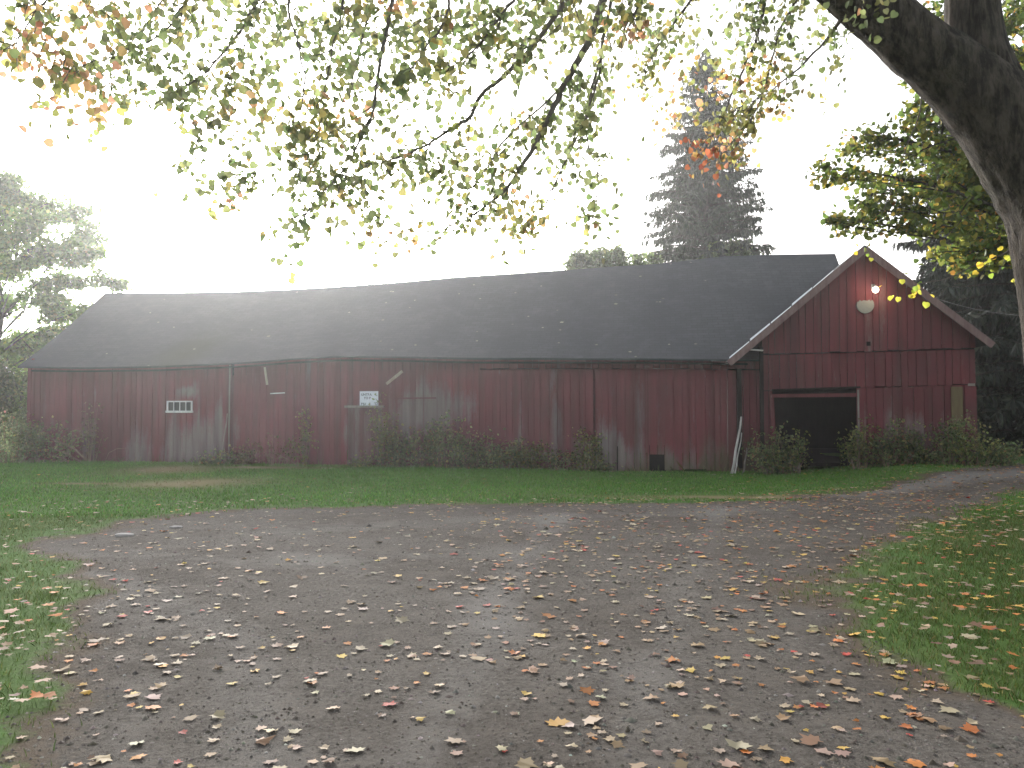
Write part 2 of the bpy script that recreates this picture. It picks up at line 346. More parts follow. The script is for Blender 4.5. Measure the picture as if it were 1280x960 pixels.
# ------------------------------------------------------------------ long barn
A0 = at(37, 518, 28.0); A1 = at(951, 518, 23.9)
WD = (A1-A0)[:2]; WL = float(np.hypot(*WD)); WD = WD/WL; WN = np.array((-WD[1], WD[0]))     # along the wall; away from the camera
def Wp(t, s, z): return np.array((A0[0]+WD[0]*t+WN[0]*s, A0[1]+WD[1]*t+WN[1]*s, z))
def hit(px, py, s=0.0):
    """where the photo's line of sight meets the vertical plane s behind the front wall -> (t, z)"""
    d = ray(px, py); o_ = A0[:2]+WN*s; k = (o_@WN)/(d[:2]@WN); p = d*k
    return float((p[:2]-A0[:2])@WD), float(CAMZ+p[2])
def prof(pts, s):
    a = np.array([hit(px, py, s) for px, py in pts]); return lambda t: np.interp(t, a[:, 0], a[:, 1])
D3 = np.array((WD[0], WD[1], 0)); N3 = np.array((WN[0], WN[1], 0)); U3 = np.array((0, 0, 1.0))
HALF = 4.7; EO = .38
eave = prof([(18, 458), (100, 459), (200, 457.5), (290, 453.5), (370, 447.5), (430, 444.5), (500, 445.5), (600, 447.5), (700, 447.5), (800, 447.5), (915, 449), (1090, 450)], -EO)
ridge = prof([(130, 366), (220, 366), (300, 364.5), (400, 360), (480, 354.5), (560, 347.5), (640, 342), (740, 335), (830, 329), (870, 324.5), (900, 320.5), (950, 318.5), (1043, 317)], HALF)
TL = hit(22, 457, -EO)[0]; TLr = hit(131, 366, HALF)[0]; TRr = hit(1044, 317, HALF)[0]
def gz(t, s=0): p = Wp(t, s, 0); return float(H(p[0], p[1]))
c0 = Wp(WL/2, HALF, 0)
barn = empty('barn', (c0[0], c0[1], 0), 'long low red barn with weathered vertical siding and a sagging dark shingle roof', 'barn')
def board_wall(mb, ta, tb, s, zb, zt, opens=(), wmin=.17, wmax=.29, thick=.025, wearf=None, jit=.012, gap=.007, nseg=7):
    t = ta; cuts = sorted([o_[0] for o_ in opens]+[o_[1] for o_ in opens]+[tb])
    while t < tb-1e-4:
        t2 = min(t+random.uniform(wmin, wmax), tb)
        for c in cuts:
            if t+1e-3 < c < t2+.06: t2 = c; break
        tm = (t+t2)/2; lo = zb(tm)-random.uniform(0, .03); hi = zt(tm); spans = [(lo, hi)]
        for (oa, ob, za, zb_) in opens:
            if oa-1e-3 < tm < ob+1e-3:
                ns = []
                for (p, q) in spans:
                    if za > p: ns.append((p, min(q, za)))
                    if zb_ < q: ns.append((max(p, zb_), q))
                spans = ns
        off = random.uniform(-jit, jit); bw = random.uniform(-.2, .2) + (random.random() < .14)*random.uniform(.1, .4)
        for (p, q) in spans:
            if q-p < .03: continue
            V = []; Wt = []; zs = np.linspace(p, q, nseg+1); warp = random.uniform(-.006, .006)
            for i, z in enumerate(zs):
                o2 = off+warp*math.sin(3*i/nseg+tm)
                zt1 = zt(t+gap) if (i == nseg and q == hi) else z; zt2 = zt(t2-gap) if (i == nseg and q == hi) else z
                for tt, ss, zz in ((t+gap, s+o2, zt1), (t2-gap, s+o2, zt2), (t2-gap, s+o2+thick, zt2), (t+gap, s+o2+thick, zt1)):
                    V.append(Wp(tt, ss, zz)); Wt.append((wearf(tt, zz) if wearf else 0)+bw)
            F = [(i*4+k, i*4+(k+1) % 4, (i+1)*4+(k+1) % 4, (i+1)*4+k) for i in range(nseg) for k in range(4)]
            F += [(3, 2, 1, 0), tuple(nseg*4+k for k in range(4))]
            mb.add(V, F, Wt)
        t = t2
PATCH = []       # wear patches measured on the wall: (t, z, st, sz, amount)
for px, py, wx, wy, k in [(230, 560, 55, 45, .75), (270, 545, 20, 50, .6), (165, 565, 20, 35, .55), (235, 490, 14, 8, .9), (115, 497, 20, 7, .7), (90, 515, 22, 6, .45), (75, 535, 25, 30, .35), (110, 560, 10, 40, .5), (545, 510, 45, 28, .75), (515, 520, 25, 45, .55), (580, 500, 12, 40, .5), (440, 545, 14, 45, .95), (462, 545, 8, 40, .55), (652, 530, 6, 40, .55), (700, 530, 7, 30, .6), (710, 570, 20, 30, .5), (760, 570, 18, 35, .85), (785, 575, 25, 25, .6), (832, 580, 18, 14, .55), (870, 582, 30, 14, .5), (800, 520, 8, 45, .5), (840, 540, 25, 40, .35), (890, 560, 20, 20, .4), (60, 495, 6, 60, .2)]:
    t_, z_ = hit(px, py); PATCH.append((t_, z_, wx/40, wy/40, k))
def wear_main(t, z):
    v = -.02
    for a, b, sa, sb, k in PATCH: v += 1.25*k*math.exp(-((t-a)/sa)**2-((z-b)/sb)**2)
    return v + .12*math.exp(-max(0, z-gz(t))/.35)
tJ = hit(291, 500)[0]; tJ2 = hit(123, 500)[0]; tSeam = hit(742, 500)[0]
wz = hit(210, 501.5)[1], hit(210, 515)[1]; wt = hit(211, 508)[0], hit(242.5, 508)[0]
ht = hit(812, 580)[0], hit(830.5, 580)[0]; hz = -1, hit(820, 568)[1]
dt = hit(434, 540)[0], hit(477, 540)[0]; dz = hit(455, 509)[1]
topw = lambda t: float(np.interp(.0, [0], [0])) + float(eave(t)) + .10
gb = lambda t: gz(t)-.04
mb = MB()
board_wall(mb, 0, tJ2, -.04, gb, topw, wearf=wear_main)
board_wall(mb, tJ2+.03, tJ, -.09, gb, topw, opens=[(wt[0], wt[1], wz[1], wz[0])], wearf=wear_main)
mb.build('wall', M['siding'], barn)['label'] = 'left stretch of red wall, its lower boards worn grey'
mb = MB()
board_wall(mb, tJ+.02, hit(600, 500)[0], 0, gb, topw, opens=[(dt[0], dt[1], -1, dz)], wearf=wear_main)
mb.build('wall', M['siding'], barn)['label'] = 'middle stretch of red wall with the door'
frz = lambda t: hit(742, 460)[1] + 0*t + (eave(t)-eave(tSeam))*.7
mb = MB()
lift = lambda t: gz(t) + (.05 + .05*math.sin(t*2.3) if t > hit(785, 590)[0] else -.04)
board_wall(mb, hit(600, 500)[0], tSeam, 0, gb, lambda t: frz(t)-.05, wearf=wear_main)
board_wall(mb, tSeam+.05, WL-.02, -.03, lift, lambda t: frz(t)-.05, opens=[(ht[0], ht[1], hz[0], hz[1])], wearf=wear_main)
mb.build('wall', M['siding'], barn)['label'] = 'right stretch of red wall, mossy and ragged along the ground'
mb = MB(); board_wall(mb, hit(600, 500)[0], WL-.02, -.06, frz, topw, wearf=lambda t, z: -.1, nseg=2)
mb.build('frieze', M['siding'], barn)
mb = MB()        # the other three walls and the sill beam
for (ta, sa, tb, sb) in ((0.02, 0.06, 0.02, 2*HALF), (0, 2*HALF, WL-.1, 2*HALF)):
    a = Wp(ta, sa, 1.7); b_ = Wp(tb, sb, 1.7); mb.beam(a-np.array((0, 0, 0)), b_, 3.7, .08, up=np.cross(b_-a, (0, 0, 1))); mb.build('wall', M['siding'], barn); mb = MB()
for tt in (0.0, TRr-.45):   # gable triangles
    ze = eave(max(tt, .1))-.05; zr = float(ridge(tt))-.12
    V = [Wp(tt+k, s_, z) for k in (0, .06) for s_, z in ((0.1, 0 if tt < 1 else 2.9), (0.1, ze), (HALF, zr), (2*HALF-.1, ze), (2*HALF-.1, 0 if tt < 1 else 2.9))]
    mb.add(V, [(0, 1, 2, 3, 4), (9, 8, 7, 6, 5)] + [(k, (k+1) % 5, (k+1) % 5+5, k+5) for k in range(5)]); mb.build('gable_wall', M['siding'], barn); mb = MB()
mb = MB(); mb.beam(Wp(0.1, .2, .06), Wp(WL-.05, .2, .02), .3, .16); mb.build('sill_beam', M['dark_wood_and_shade'], barn)
# roof, both slopes, thick, sagging
def roof_mesh():
    NT, NS = 90, 12; V = []; UVs = []; Wr = []; F = []
    rows = []
    for side in (0, 1):
        for j in range(NS+1):
            if side and j == 0: continue
            f = j/NS if not side else 1-j/NS        # 0 eave .. 1 ridge
            row = []
            for i in range(NT+1):
                u = i/NT; tl = TL+(TLr-TL)*f; tr = TRr; t = tl+(tr-tl)*u
                zr = float(ridge(t)); ze = float(eave(t)); s_ = -EO+(HALF+EO)*f if not side else 2*HALF+EO-(HALF+EO)*f
                z = ze+(zr-ze)*f - .10*math.sin(math.pi*f)*(.5+.8*vnoise(t*.35, 1.5)) + .02*(vnoise(t*1.1, f*6+side*9, 3)-.5)
                row.append(len(V)); V.append(Wp(t, s_, z)); UVs.append((t, f*5.9*(1 if not side else -1)))
                Wr.append(math.exp(-((t-hit(225, 440)[0])/1.2)**2-((f-.15)/.3)**2))
            rows.append(row)
    for a, b_ in zip(rows[:-1], rows[1:]):
        for i in range(NT): F.append((a[i], a[i+1], b_[i+1], b_[i]))
    n0 = len(V); TH = .06
    V += [p-np.array((0, 0, TH)) for p in V]; UVs += UVs[:n0]; Wr += Wr[:n0]
    F += [tuple(reversed([k+n0 for k in f])) for f in F[:]]
    edge = [rows[0], rows[-1][::-1], [r[0] for r in rows][::-1], [r[-1] for r in rows]]
    for e in edge:
        for a, b_ in zip(e[:-1], e[1:]): F.append((b_, a, a+n0, b_+n0))
    mb = MB(); mb.add(V, F, Wr); o = mb.build('roof', M['shingle'], barn, recalc=True)
    uvl = o.data.uv_layers.new(name='UVMap'); vi = np.zeros(len(o.data.loops), np.int32); o.data.loops.foreach_get('vertex_index', vi)
    uvl.data.foreach_set('uv', np.array(UVs, np.float32)[vi].ravel()); return o
roof_mesh()
def roof_pt(t, f, up=.02):
    zr = float(ridge(t)); ze = float(eave(t)); z = ze+(zr-ze)*f - .10*math.sin(math.pi*f)*(.5+.8*vnoise(t*.35, 1.5))
    return Wp(t, -EO+(HALF+EO)*f, z+up)
mb = MB()
for i in range(30):
    ta = TL+.5+(WL-.9-TL)*i/30; tb = TL+.5+(WL-.9-TL)*(i+1)/30
    mb.beam(Wp(ta, -EO+.05, eave(ta)-.14), Wp(tb, -EO+.05, eave(tb)-.14), .03, .06)
mb.build('fascia', M['dark_wood_and_shade'], barn)
for tt, s_ in ((0.03, -.075), (tJ-.05, -.13)):
    mb = MB(); mb.beam(Wp(tt, s_, gz(tt)), Wp(tt, s_, eave(tt)+.0), .13 if tt < 1 else .04, .03, up=N3); mb.build('corner_board', M['siding' if tt < 1 else 'grey_wood'], barn)
mb = MB(); mb.beam(Wp(tJ2+.01, -.06, gz(tJ2)), Wp(tJ2+.01, -.06, eave(tJ2)), .05, .07, up=N3); mb.build('batten', M['siding'], barn)
mb = MB(); mb.beam(Wp(WL-.62, -.075, 0), Wp(WL-.62, -.075, frz(WL-.6)), .14, .03, up=N3)
mb.build('batten', M['dark_wood_and_shade'], barn)
# window with four panes
zc = (wz[0]+wz[1])/2; tc_ = (wt[0]+wt[1])/2
mb = MB(); mb.box(Wp(tc_, -.05, zc), D3*(wt[1]-wt[0])/2*.97, N3*.006, U3*(wz[0]-wz[1])/2*.95); win = mb.build('window', M['glass'], barn)
mb = MB(); hw = (wt[1]-wt[0])/2; hh = (wz[0]-wz[1])/2
mb.box(Wp(tc_, -.105, wz[0]-.012), D3*hw, N3*.025, U3*.022); mb.box(Wp(tc_, -.115, wz[1]+.01), D3*(hw+.02), N3*.04, U3*.035)
for k in (-1, 1): mb.box(Wp(tc_+k*(hw-.02), -.103, zc), D3*.022, N3*.024, U3*(hh-.02))
fr = mb.build('frame', M['white_paint'], win)
for k in (-.5, 0, .5): mb = MB(); mb.box(Wp(tc_+k*(hw-.02), -.09, zc), D3*.012, N3*.015, U3*(hh-.03)); mb.build('glazing_bar', M['white_paint'], win)
# door
mb = MB(); board_wall(mb, dt[0]+.01, dt[1]-.01, .02, lambda t: gz(t)+.02, lambda t: dz-.03, wmin=.2, wmax=.3, wearf=lambda t, z: .75-.55*smooth(dt[0]+.4, dt[0]+.5, t)*(z < 9))
dr = mb.build('door', M['door_wood'], barn); dr['label'] = 'narrow plank door with bare grey boards on its left'
mb = MB(); mb.beam(Wp(dt[0]-.08, -.04, dz+.02), Wp(dt[1]+.1, -.04, dz+.02), .06, .07); mb.build('lintel', M['grey_wood'], barn)
# hatch: flat black panel standing in for the shade in the opening
mb = MB(); zb_ = gz(ht[0])
mb.box(Wp((ht[0]+ht[1])/2, .04, zb_+.3), D3*(ht[1]-ht[0])*.6, N3*.008, U3*.5); mb.build('hatch', M['black'], barn)['label'] = 'small square opening at ground level, its shade a flat black panel'
# loose boards nailed on the wall
def wall_board(p, q, wdt, m, name='loose_board', s=-.045, lab=None):
    a = hit(*p, s); b_ = hit(*q, s); mb = MB(); mb.beam(Wp(a[0], s, a[1]), Wp(b_[0], s, b_[1]), wdt, .03, up=N3); o = mb.build(name, m, barn)
    if lab: o['label'] = lab
wall_board((483, 480), (503, 464), .09, M['tan_wood'], lab='slanting tan board nailed on the wall')
wall_board((331, 459), (334, 481), .07, M['tan_wood'], lab='short tan board hanging under the eave')
wall_board((338, 492), (356, 491), .035, M['pale_wood'], lab='small pale batten')
wall_board((495, 498), (545, 497.5), .05, M['siding'], name='ledge_board')
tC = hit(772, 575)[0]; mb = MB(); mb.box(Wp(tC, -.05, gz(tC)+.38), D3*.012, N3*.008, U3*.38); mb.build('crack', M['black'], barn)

# ------------------------------------------------------------------ gabled wing at the right end
SF = -.5; SR = -.88
t0 = hit(953, 500, SF)[0]; t1 = hit(1220, 500, SF)[0]
PK = hit(1081, 306, SR); EL = hit(911, 449, SR); ER = hit(1241, 426, SR)
c0 = Wp((t0+t1)/2, 4, 0)
wing = empty('gabled_barn', (c0[0], c0[1], 0), 'red gable-fronted barn wing with an open dark doorway and a lit lamp under its peak', 'barn')
def rooftop(t): return PK[1]+(EL[1]-PK[1])*(PK[0]-t)/(PK[0]-EL[0]) if t < PK[0] else PK[1]+(ER[1]-PK[1])*(t-PK[0])/(ER[0]-PK[0])
under = lambda t: rooftop(t)-.13
l1 = lambda t: hit(953, 442.5, SF)[1] + (hit(1220, 435, SF)[1]-hit(953, 442.5, SF)[1])*(t-t0)/(t1-t0)
l2 = lambda t: hit(970, 489, SF)[1] + (hit(1220, 480.5, SF)[1]-hit(970, 489, SF)[1])*(t-t0)/(t1-t0)
do = hit(966, 540, SF)[0], hit(1071, 540, SF)[0]; dtop = hit(1020, 496, SF)[1]
WP2 = [(*hit(px, py, SF), wx/40, wy/40, k) for px, py, wx, wy, k in [(1100, 400, 30, 40, .12), (1040, 380, 12, 50, .25), (1150, 530, 40, 40, .35), (1075, 530, 6, 60, .7), (1080, 465, 12, 30, .3), (1140, 550, 80, 25, .5), (1000, 470, 40, 20, -.1), (1085, 410, 5, 30, .3)]]
def wear_wing(t, z): return -.15 + sum(k*math.exp(-((t-a)/sa)**2-((z-b)/sb)**2) for a, b, sa, sb, k in WP2) + .1*math.exp(-max(0, z-.2)/.4)
gbw = lambda t: gz(t, SF)-.05
mb = MB(); board_wall(mb, t0, t1, SF-.06, lambda t: l1(t)+.015, under, wearf=wear_wing)
mb.build('wall', M['siding_wing'], wing)['label'] = 'upper tier of red boards in the gable'
mb = MB(); board_wall(mb, t0, t1, SF-.02, lambda t: l2(t)+.03, lambda t: l1(t)-.035, opens=[(do[0], do[1], -1, dtop)], wearf=wear_wing, nseg=3)
mb.build('wall', M['siding_wing'], wing)['label'] = 'middle tier of red boards above the doorway'
mb = MB(); board_wall(mb, t0, do[0], SF, gbw, lambda t: l2(t), wearf=wear_wing); mb.build('wall', M['siding_wing'], wing)['label'] = 'narrow strip of red boards left of the doorway'
mb = MB(); board_wall(mb, do[1], t1, SF, gbw, lambda t: l2(t), wearf=wear_wing)
mb.build('wall', M['siding_wing'], wing)['label'] = 'lower tier of red boards right of the doorway'
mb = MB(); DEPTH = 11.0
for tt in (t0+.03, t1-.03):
    hh_ = under(tt)-.02; a = Wp(tt, SF+.05, hh_/2); b_ = Wp(tt, DEPTH, hh_/2); mb.beam(a, b_, hh_, .07, up=np.cross(b_-a, (0, 0, 1))); mb.build('wall', M['dark_wood_and_shade'], wing); mb = MB()
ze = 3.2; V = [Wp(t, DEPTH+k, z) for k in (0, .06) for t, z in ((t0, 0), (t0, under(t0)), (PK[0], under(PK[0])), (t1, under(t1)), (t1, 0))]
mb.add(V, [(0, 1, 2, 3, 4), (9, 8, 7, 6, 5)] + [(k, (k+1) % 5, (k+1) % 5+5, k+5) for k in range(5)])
mb.build('wall', M['dark_wood_and_shade'], wing)['label'] = 'rear wall of the wing'
mb = MB(); mb.box(Wp((t0+t1)/2, 5, .16), D3*(t1-t0)/2*.97, N3*5.3, U3*.05); mb.build('floor', M['shaded_floor'], wing)
def slope(name, ta, tb, m):
    za, zb2 = rooftop(ta), rooftop(tb); V = []; UVs = []
    for s_ in np.linspace(SR, DEPTH+.3, 8):
        for f in np.linspace(0, 1, 5): V.append(Wp(ta+(tb-ta)*f, s_, za+(zb2-za)*f-.03*math.sin(math.pi*f))); UVs.append((s_, f*4))
    F = [(i*5+k, i*5+k+1, i*5+k+6, i*5+k+5) for i in range(7) for k in range(4)]; n0 = len(V)
    V += [p-np.array((0, 0, .09)) for p in V]; UVs += UVs
    F += [tuple(reversed([q+n0 for q in f])) for f in F[:]]
    for e in ([0, 1, 2, 3, 4], [39, 38, 37, 36, 35], [35, 30, 25, 20, 15, 10, 5, 0], [4, 9, 14, 19, 24, 29, 34, 39]):
        for a, b_ in zip(e[:-1], e[1:]): F.append((b_, a, a+n0, b_+n0))
    mb = MB(); mb.add(V, F); o = mb.build(name, m, wing)
    uvl = o.data.uv_layers.new(name='UVMap'); vi = np.zeros(len(o.data.loops), np.int32); o.data.loops.foreach_get('vertex_index', vi)
    uvl.data.foreach_set('uv', np.array(UVs, np.float32)[vi].ravel()); return o
slope('roof', EL[0], PK[0], M['shingle'])['label'] = 'left slope of the gabled roof'
slope('roof', PK[0]+.002, ER[0], M['shingle'])['label'] = 'right slope of the gabled roof'
mb = MB()
for e in (EL, ER):
    a = Wp(e[0], SR+.0, e[1]-.13); b_ = Wp(PK[0]+(.01 if e is ER else -.01), SR+.0, PK[1]-.13); mb.beam(a, b_, .03, .19, up=np.cross(b_-a, N3))
    # keep trim just proud of the roof edge
mb.v = [tuple(np.array(p)-N3*.018) for p in mb.v]
mb.build('rake_board', M['trim_red'], wing)
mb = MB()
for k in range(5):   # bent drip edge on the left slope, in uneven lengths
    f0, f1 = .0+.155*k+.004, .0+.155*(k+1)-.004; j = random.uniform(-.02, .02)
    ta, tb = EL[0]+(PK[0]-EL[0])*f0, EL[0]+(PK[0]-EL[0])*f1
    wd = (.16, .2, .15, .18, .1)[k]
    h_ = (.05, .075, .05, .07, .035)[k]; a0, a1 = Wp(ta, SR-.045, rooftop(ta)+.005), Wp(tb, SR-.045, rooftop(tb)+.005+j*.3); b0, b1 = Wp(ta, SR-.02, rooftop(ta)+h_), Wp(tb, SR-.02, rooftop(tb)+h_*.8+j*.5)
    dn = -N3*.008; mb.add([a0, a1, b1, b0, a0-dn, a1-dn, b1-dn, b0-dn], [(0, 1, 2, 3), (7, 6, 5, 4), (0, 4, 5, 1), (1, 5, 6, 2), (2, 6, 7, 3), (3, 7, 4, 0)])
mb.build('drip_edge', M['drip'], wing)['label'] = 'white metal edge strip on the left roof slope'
mb = MB(); mb.beam(Wp(do[0]-.05, SF-.06, dtop+.03), Wp(do[1]+.05, SF-.06, dtop+.05), .06, .1); mb.build('lintel', M['siding_wing'], wing)
mb = MB(); mb.beam(Wp(do[0]-.02, SF-.05, dtop+.2), Wp(do[1]+.1, SF-.05, l2(do[1])+.03), .05, .05); mb.build('door_track', M['dark_wood_and_shade'], wing)
mb = MB(); board_wall(mb, do[1], do[1]+2.3, SF-.075, lambda t: gz(t, SF)+.12, lambda t: l2(t)-.03, wearf=wear_wing, wmin=.2, wmax=.3)
sd_ = mb.build('sliding_door', M['siding_wing'], wing); sd_['label'] = 'red sliding door pushed to the right of the doorway'
mb = MB(); mb.beam(Wp(do[1]+.03, SF-.10, gz(do[1], SF)+.12), Wp(do[1]+.03, SF-.10, l2(do[1])-.05), .05, .02, up=N3); mb.build('edge_batten', M['grey_wood'], sd_)
mb = MB(); mb.beam(Wp(do[0]+.06, SF-.03, 0), Wp(do[0]-.03, SF-.03, dtop), .12, .05, up=N3); mb.build('jamb', M['siding_wing'], wing)
mb = MB()
mb.beam(Wp(t0-.02, SF-.02, 0), Wp(t0-.02, SF-.02, l1(t0)+.2), .1, .14, up=N3)
mb.build('dark_corner_strip', M['dark_wood_and_shade'], wing)  # near-black strip at the joint of long barn and wing
mb = MB(); tt = hit(1213, 520, SF)[0]; mb.beam(Wp(tt, SF-.04, 0), Wp(tt, SF-.04, l2(tt)-.06), .3, .03, up=N3, wear=-.2); mb.build('corner_board', M['siding_wing'], wing)
m = wood('lichen_board', (.085, .06, .035), (.13, .105, .05)); tt = hit(1196, 520, SF)[0]
mb = MB(); mb.beam(Wp(tt, SF-.03, .4), Wp(tt, SF-.03, l2(tt)-.05), .3, .02, up=N3); mb.build('stained_board', m, wing)['label'] = 'yellowish stained board near the right corner'
mb = MB(); a = hit(1213, 481, SF); mb.box(Wp(a[0], SF-.08, a[1]), D3*.09, N3*.01, U3*.035); mb.build('corner_plate', M['grey_wood'], wing)
a = hit(1084, 410, SF); b_ = hit(1084, 442, SF)
mb = MB(); mb.beam(Wp(a[0], SF-.075, a[1]+.4), Wp(a[0], SF-.075, b_[1]+.05), .2, .03, up=N3, wear=.45); mb.build('centre_board', M['siding_wing'], wing)
a = hit(1084.5, 430, SF); mb = MB(); mb.box(Wp(a[0], SF-.093, a[1]), D3*.055, N3*.004, U3*.06); mb.build('dark_square', M['black'], wing)  # small black square plate on the centre board
mb = MB(); a = Wp(EL[0]+.35, SR+.1, rooftop(EL[0]+.35)-.13); b_ = Wp(t0, SR+.1, under(t0)-.35)
mb.add([Wp(EL[0]+.5, SR+.06, rooftop(EL[0]+.5)-.12), Wp(t0, SR+.06, rooftop(EL[0]+.5)-.16), Wp(t0, SF-.1, rooftop(EL[0]+.5)-.16), Wp(EL[0]+.5, SF-.1, rooftop(EL[0]+.5)-.12)], [(0, 1, 2, 3)])
mb.v += [(x, y, z-.03) for x, y, z in mb.v]; mb.a += mb.a; mb.f += [(7, 6, 5, 4), (0, 4, 5, 1), (1, 5, 6, 2), (2, 6, 7, 3), (3, 7, 4, 0)]
mb.build('soffit', M['pale_wood'], wing)
# disc under the lamp, and the lamp
a = hit(1080.5, 382, SF); pc = Wp(a[0], SF-.12, a[1]); V = []; rr = .235
for k in range(28):
    an = 2*math.pi*k/28; r_ = rr; zz = min(r_*math.sin(an), rr*.55+.03*math.sin(k*2.7)); V.append(pc+D3*r_*math.cos(an)+U3*zz)
mb = MB(); mb.add(V+[p+N3*.05 for p in V], [tuple(range(28)), tuple(range(55, 27, -1))]+[(k, (k+1) % 28, (k+1) % 28+28, k+28) for k in range(28)])
dsc = mb.build('wall_disc', M['disc']); tag(dsc, 'round grey disc with a broken top edge fixed below the barn lamp', 'disc')
a = hit(1090.5, 364, SF); pl = Wp(a[0], SF-.32, a[1]-.01)
lampo = empty('barn_lamp', tuple(Wp(a[0], SF-.07, a[1])), 'lit bare-bulb yard lamp on a bracket under the barn gable', 'lamp')
mb = MB(); mb.tube([Wp(a[0], SF-.06, a[1]+.12), Wp(a[0], SF-.2, a[1]+.17), pl+U3*.13, pl+U3*.09], [.016]*4, 8); mb.box(Wp(a[0], SF-.075, a[1]+.12), D3*.05, N3*.012, U3*.07); mb.build('bracket', M['lamp_metal'], lampo)
mb = MB(); mb.tube([pl+U3*.12, pl+U3*.06], [.035, .045], 12); mb.build('socket', M['lamp_metal'], lampo)
def ball(c, r, name, m, parent, sq=1.0, n=16):
    mb = MB(); pts = [np.array(c)+U3*r*sq*math.cos(math.pi*k/n) for k in range(n+1)]; mb.tube(pts, [max(1e-3, r*math.sin(math.pi*k/n)) for k in range(n+1)], 20); return mb.build(name, m, parent, True)
ball(pl, .085, 'bulb', M['glow'], lampo)
pd = bpy.data.lights.new('barn_lamp_light', 'POINT'); pd.energy = 5; pd.color = (1, .72, .45); pd.shadow_soft_size = .09
plo = bpy.data.objects.new('barn_lamp_light', pd); COL.objects.link(plo); plo.location = tuple(pl-N3*.12)

# ------------------------------------------------------------------ sign
a = hit(449.5, 489, -.08); b_ = hit(472.5, 508, -.08); tc_ = (a[0]+b_[0])/2; zc = (a[1]+b_[1])/2; hw = (b_[0]-a[0])/2; hh = (a[1]-b_[1])/2
sg = empty('sign', tuple(Wp(tc_, -.06, zc)), 'square white sign with dark lettering nailed above the plank door', 'sign')
mb = MB(); mb.box(Wp(tc_, -.06, zc), D3*hw, N3*.008, U3*hh); mb.build('sign_board', M['sign'], sg)
def text(body, tt, zz, size):
    c = bpy.data.curves.new('lettering', 'FONT'); c.body = body; c.size = size; c.extrude = .001; c.align_x = 'LEFT'; c.offset = .004; c.materials.append(M['ink'])
    tmp = bpy.data.objects.new('lettering', c); me = bpy.data.meshes.new_from_object(tmp); bpy.data.objects.remove(tmp); o = bpy.data.objects.new('lettering', me); COL.objects.link(o); o.parent = sg
    p = Wp(tt, -.071, zz)-np.array(origin(sg)); o.location = p; o.rotation_euler = (math.pi/2, 0, math.atan2(WD[1], WD[0]))
L0 = tc_-hw
text('UNTRA', L0+.05, zc+.10, .105); text('L', L0+2*hw-.09, zc+.10, .12); text('YO', L0+.14, zc-.01, .105); text('R', L0+.32, zc-.01, .105); text('RIU', L0+.05, zc-.2, .105); text('T', L0+.31, zc-.2, .1); text('O', L0+2*hw-.11, zc-.2, .12)

# ------------------------------------------------------------------ poles leaning on the wall
def gpt(t, s): p = Wp(t, s, 0); return np.array((p[0], p[1], float(H(p[0], p[1]))))
def pole(pb, pt_, r, m, label, s0=-.5, s1=-.12, name='leaning_pole', group=None, cat='pole'):
    tb = hit(*pb, s0)[0]; tt, zt = hit(*pt_, s1); g_ = gpt(tb, s0); top = Wp(tt, s1, zt)
    mb = MB(); k = 5; pts = [g_+(top-g_)*i/k + (D3*.012*math.sin(i*2.1)) for i in range(k+1)]; mb.tube(pts, [r*(1-.08*i) for i in range(k+1)], 8)
    tag(mb.build(name, m, smooth_=True), label, cat, group)
pole((915, 593), (927, 521), .042, M['pale_wood'], 'tall pale peeled pole leaning on the barn wall beside the dark corner', s0=-.7, group='poles leaning on the barn')
pole((918.5, 590), (927.5, 541), .024, M['pale_wood'], 'thin pale pole close against the tall pole at the barn corner', s0=-.75, s1=-.14, group='poles leaning on the barn')
pole((929, 589), (934, 560), .028, M['grey_wood'], 'short grey pole leaning right of the tall pale pole', s0=-.6, group='poles leaning on the barn')
pole((275, 573), (284.5, 517), .028, M['grey_wood'], 'thin grey stick leaning on the left wall below the small window', s0=-.7, s1=-.14, group='poles leaning on the barn')
# pale crate and post stub at the doorway bushes
def crate(px, py, wd, hg, s, label):
    t_, z_ = hit(px, py, s); g_ = gpt(t_, s); o = empty('wooden_crate', tuple(g_), label, 'crate')
    for nm, k in (('front_panel', -1), ('rear_panel', 1)):
        mb = MB()
        for q in range(3): mb.box(g_+N3*k*wd*.42+U3*hg*(.17+.33*q), D3*wd/2, N3*.01, U3*hg*.15)
        mb.build(nm, M['box_pale'], o)
    for k in (-1, 1): mb = MB(); mb.box(g_+D3*k*wd*.47+U3*hg/2, D3*.012, N3*wd*.4, U3*hg*.48); mb.build('side_panel', M['box_pale'], o)
crate(964, 580, .28, .4, -1.1, 'small pale slatted crate under the bush left of the open doorway')
mb = MB(); t_, _ = hit(996, 577, -.8); g_ = gpt(t_, -.8); mb.tube([g_-U3*.05, g_+U3*.2, g_+U3*.42], [.11, .1, .09], 12, .06); tag(mb.build('post_stump', M['grey_wood'], smooth_=True), 'pale wooden post stub at the left edge of the dark doorway', 'post')
# overhead wire at the right
mb = MB(); pa = at(1150, 366, 27); pb = at(1420, 392, 16)
mb.tube([pa+(pb-pa)*i/16-U3*.35*math.sin(math.pi*i/16) for i in range(17)], [.006]*17, 6); tag(mb.build('overhead_wire', M['cable'], smooth_=True), 'thin grey overhead wire running right from the barn gable', 'wire')
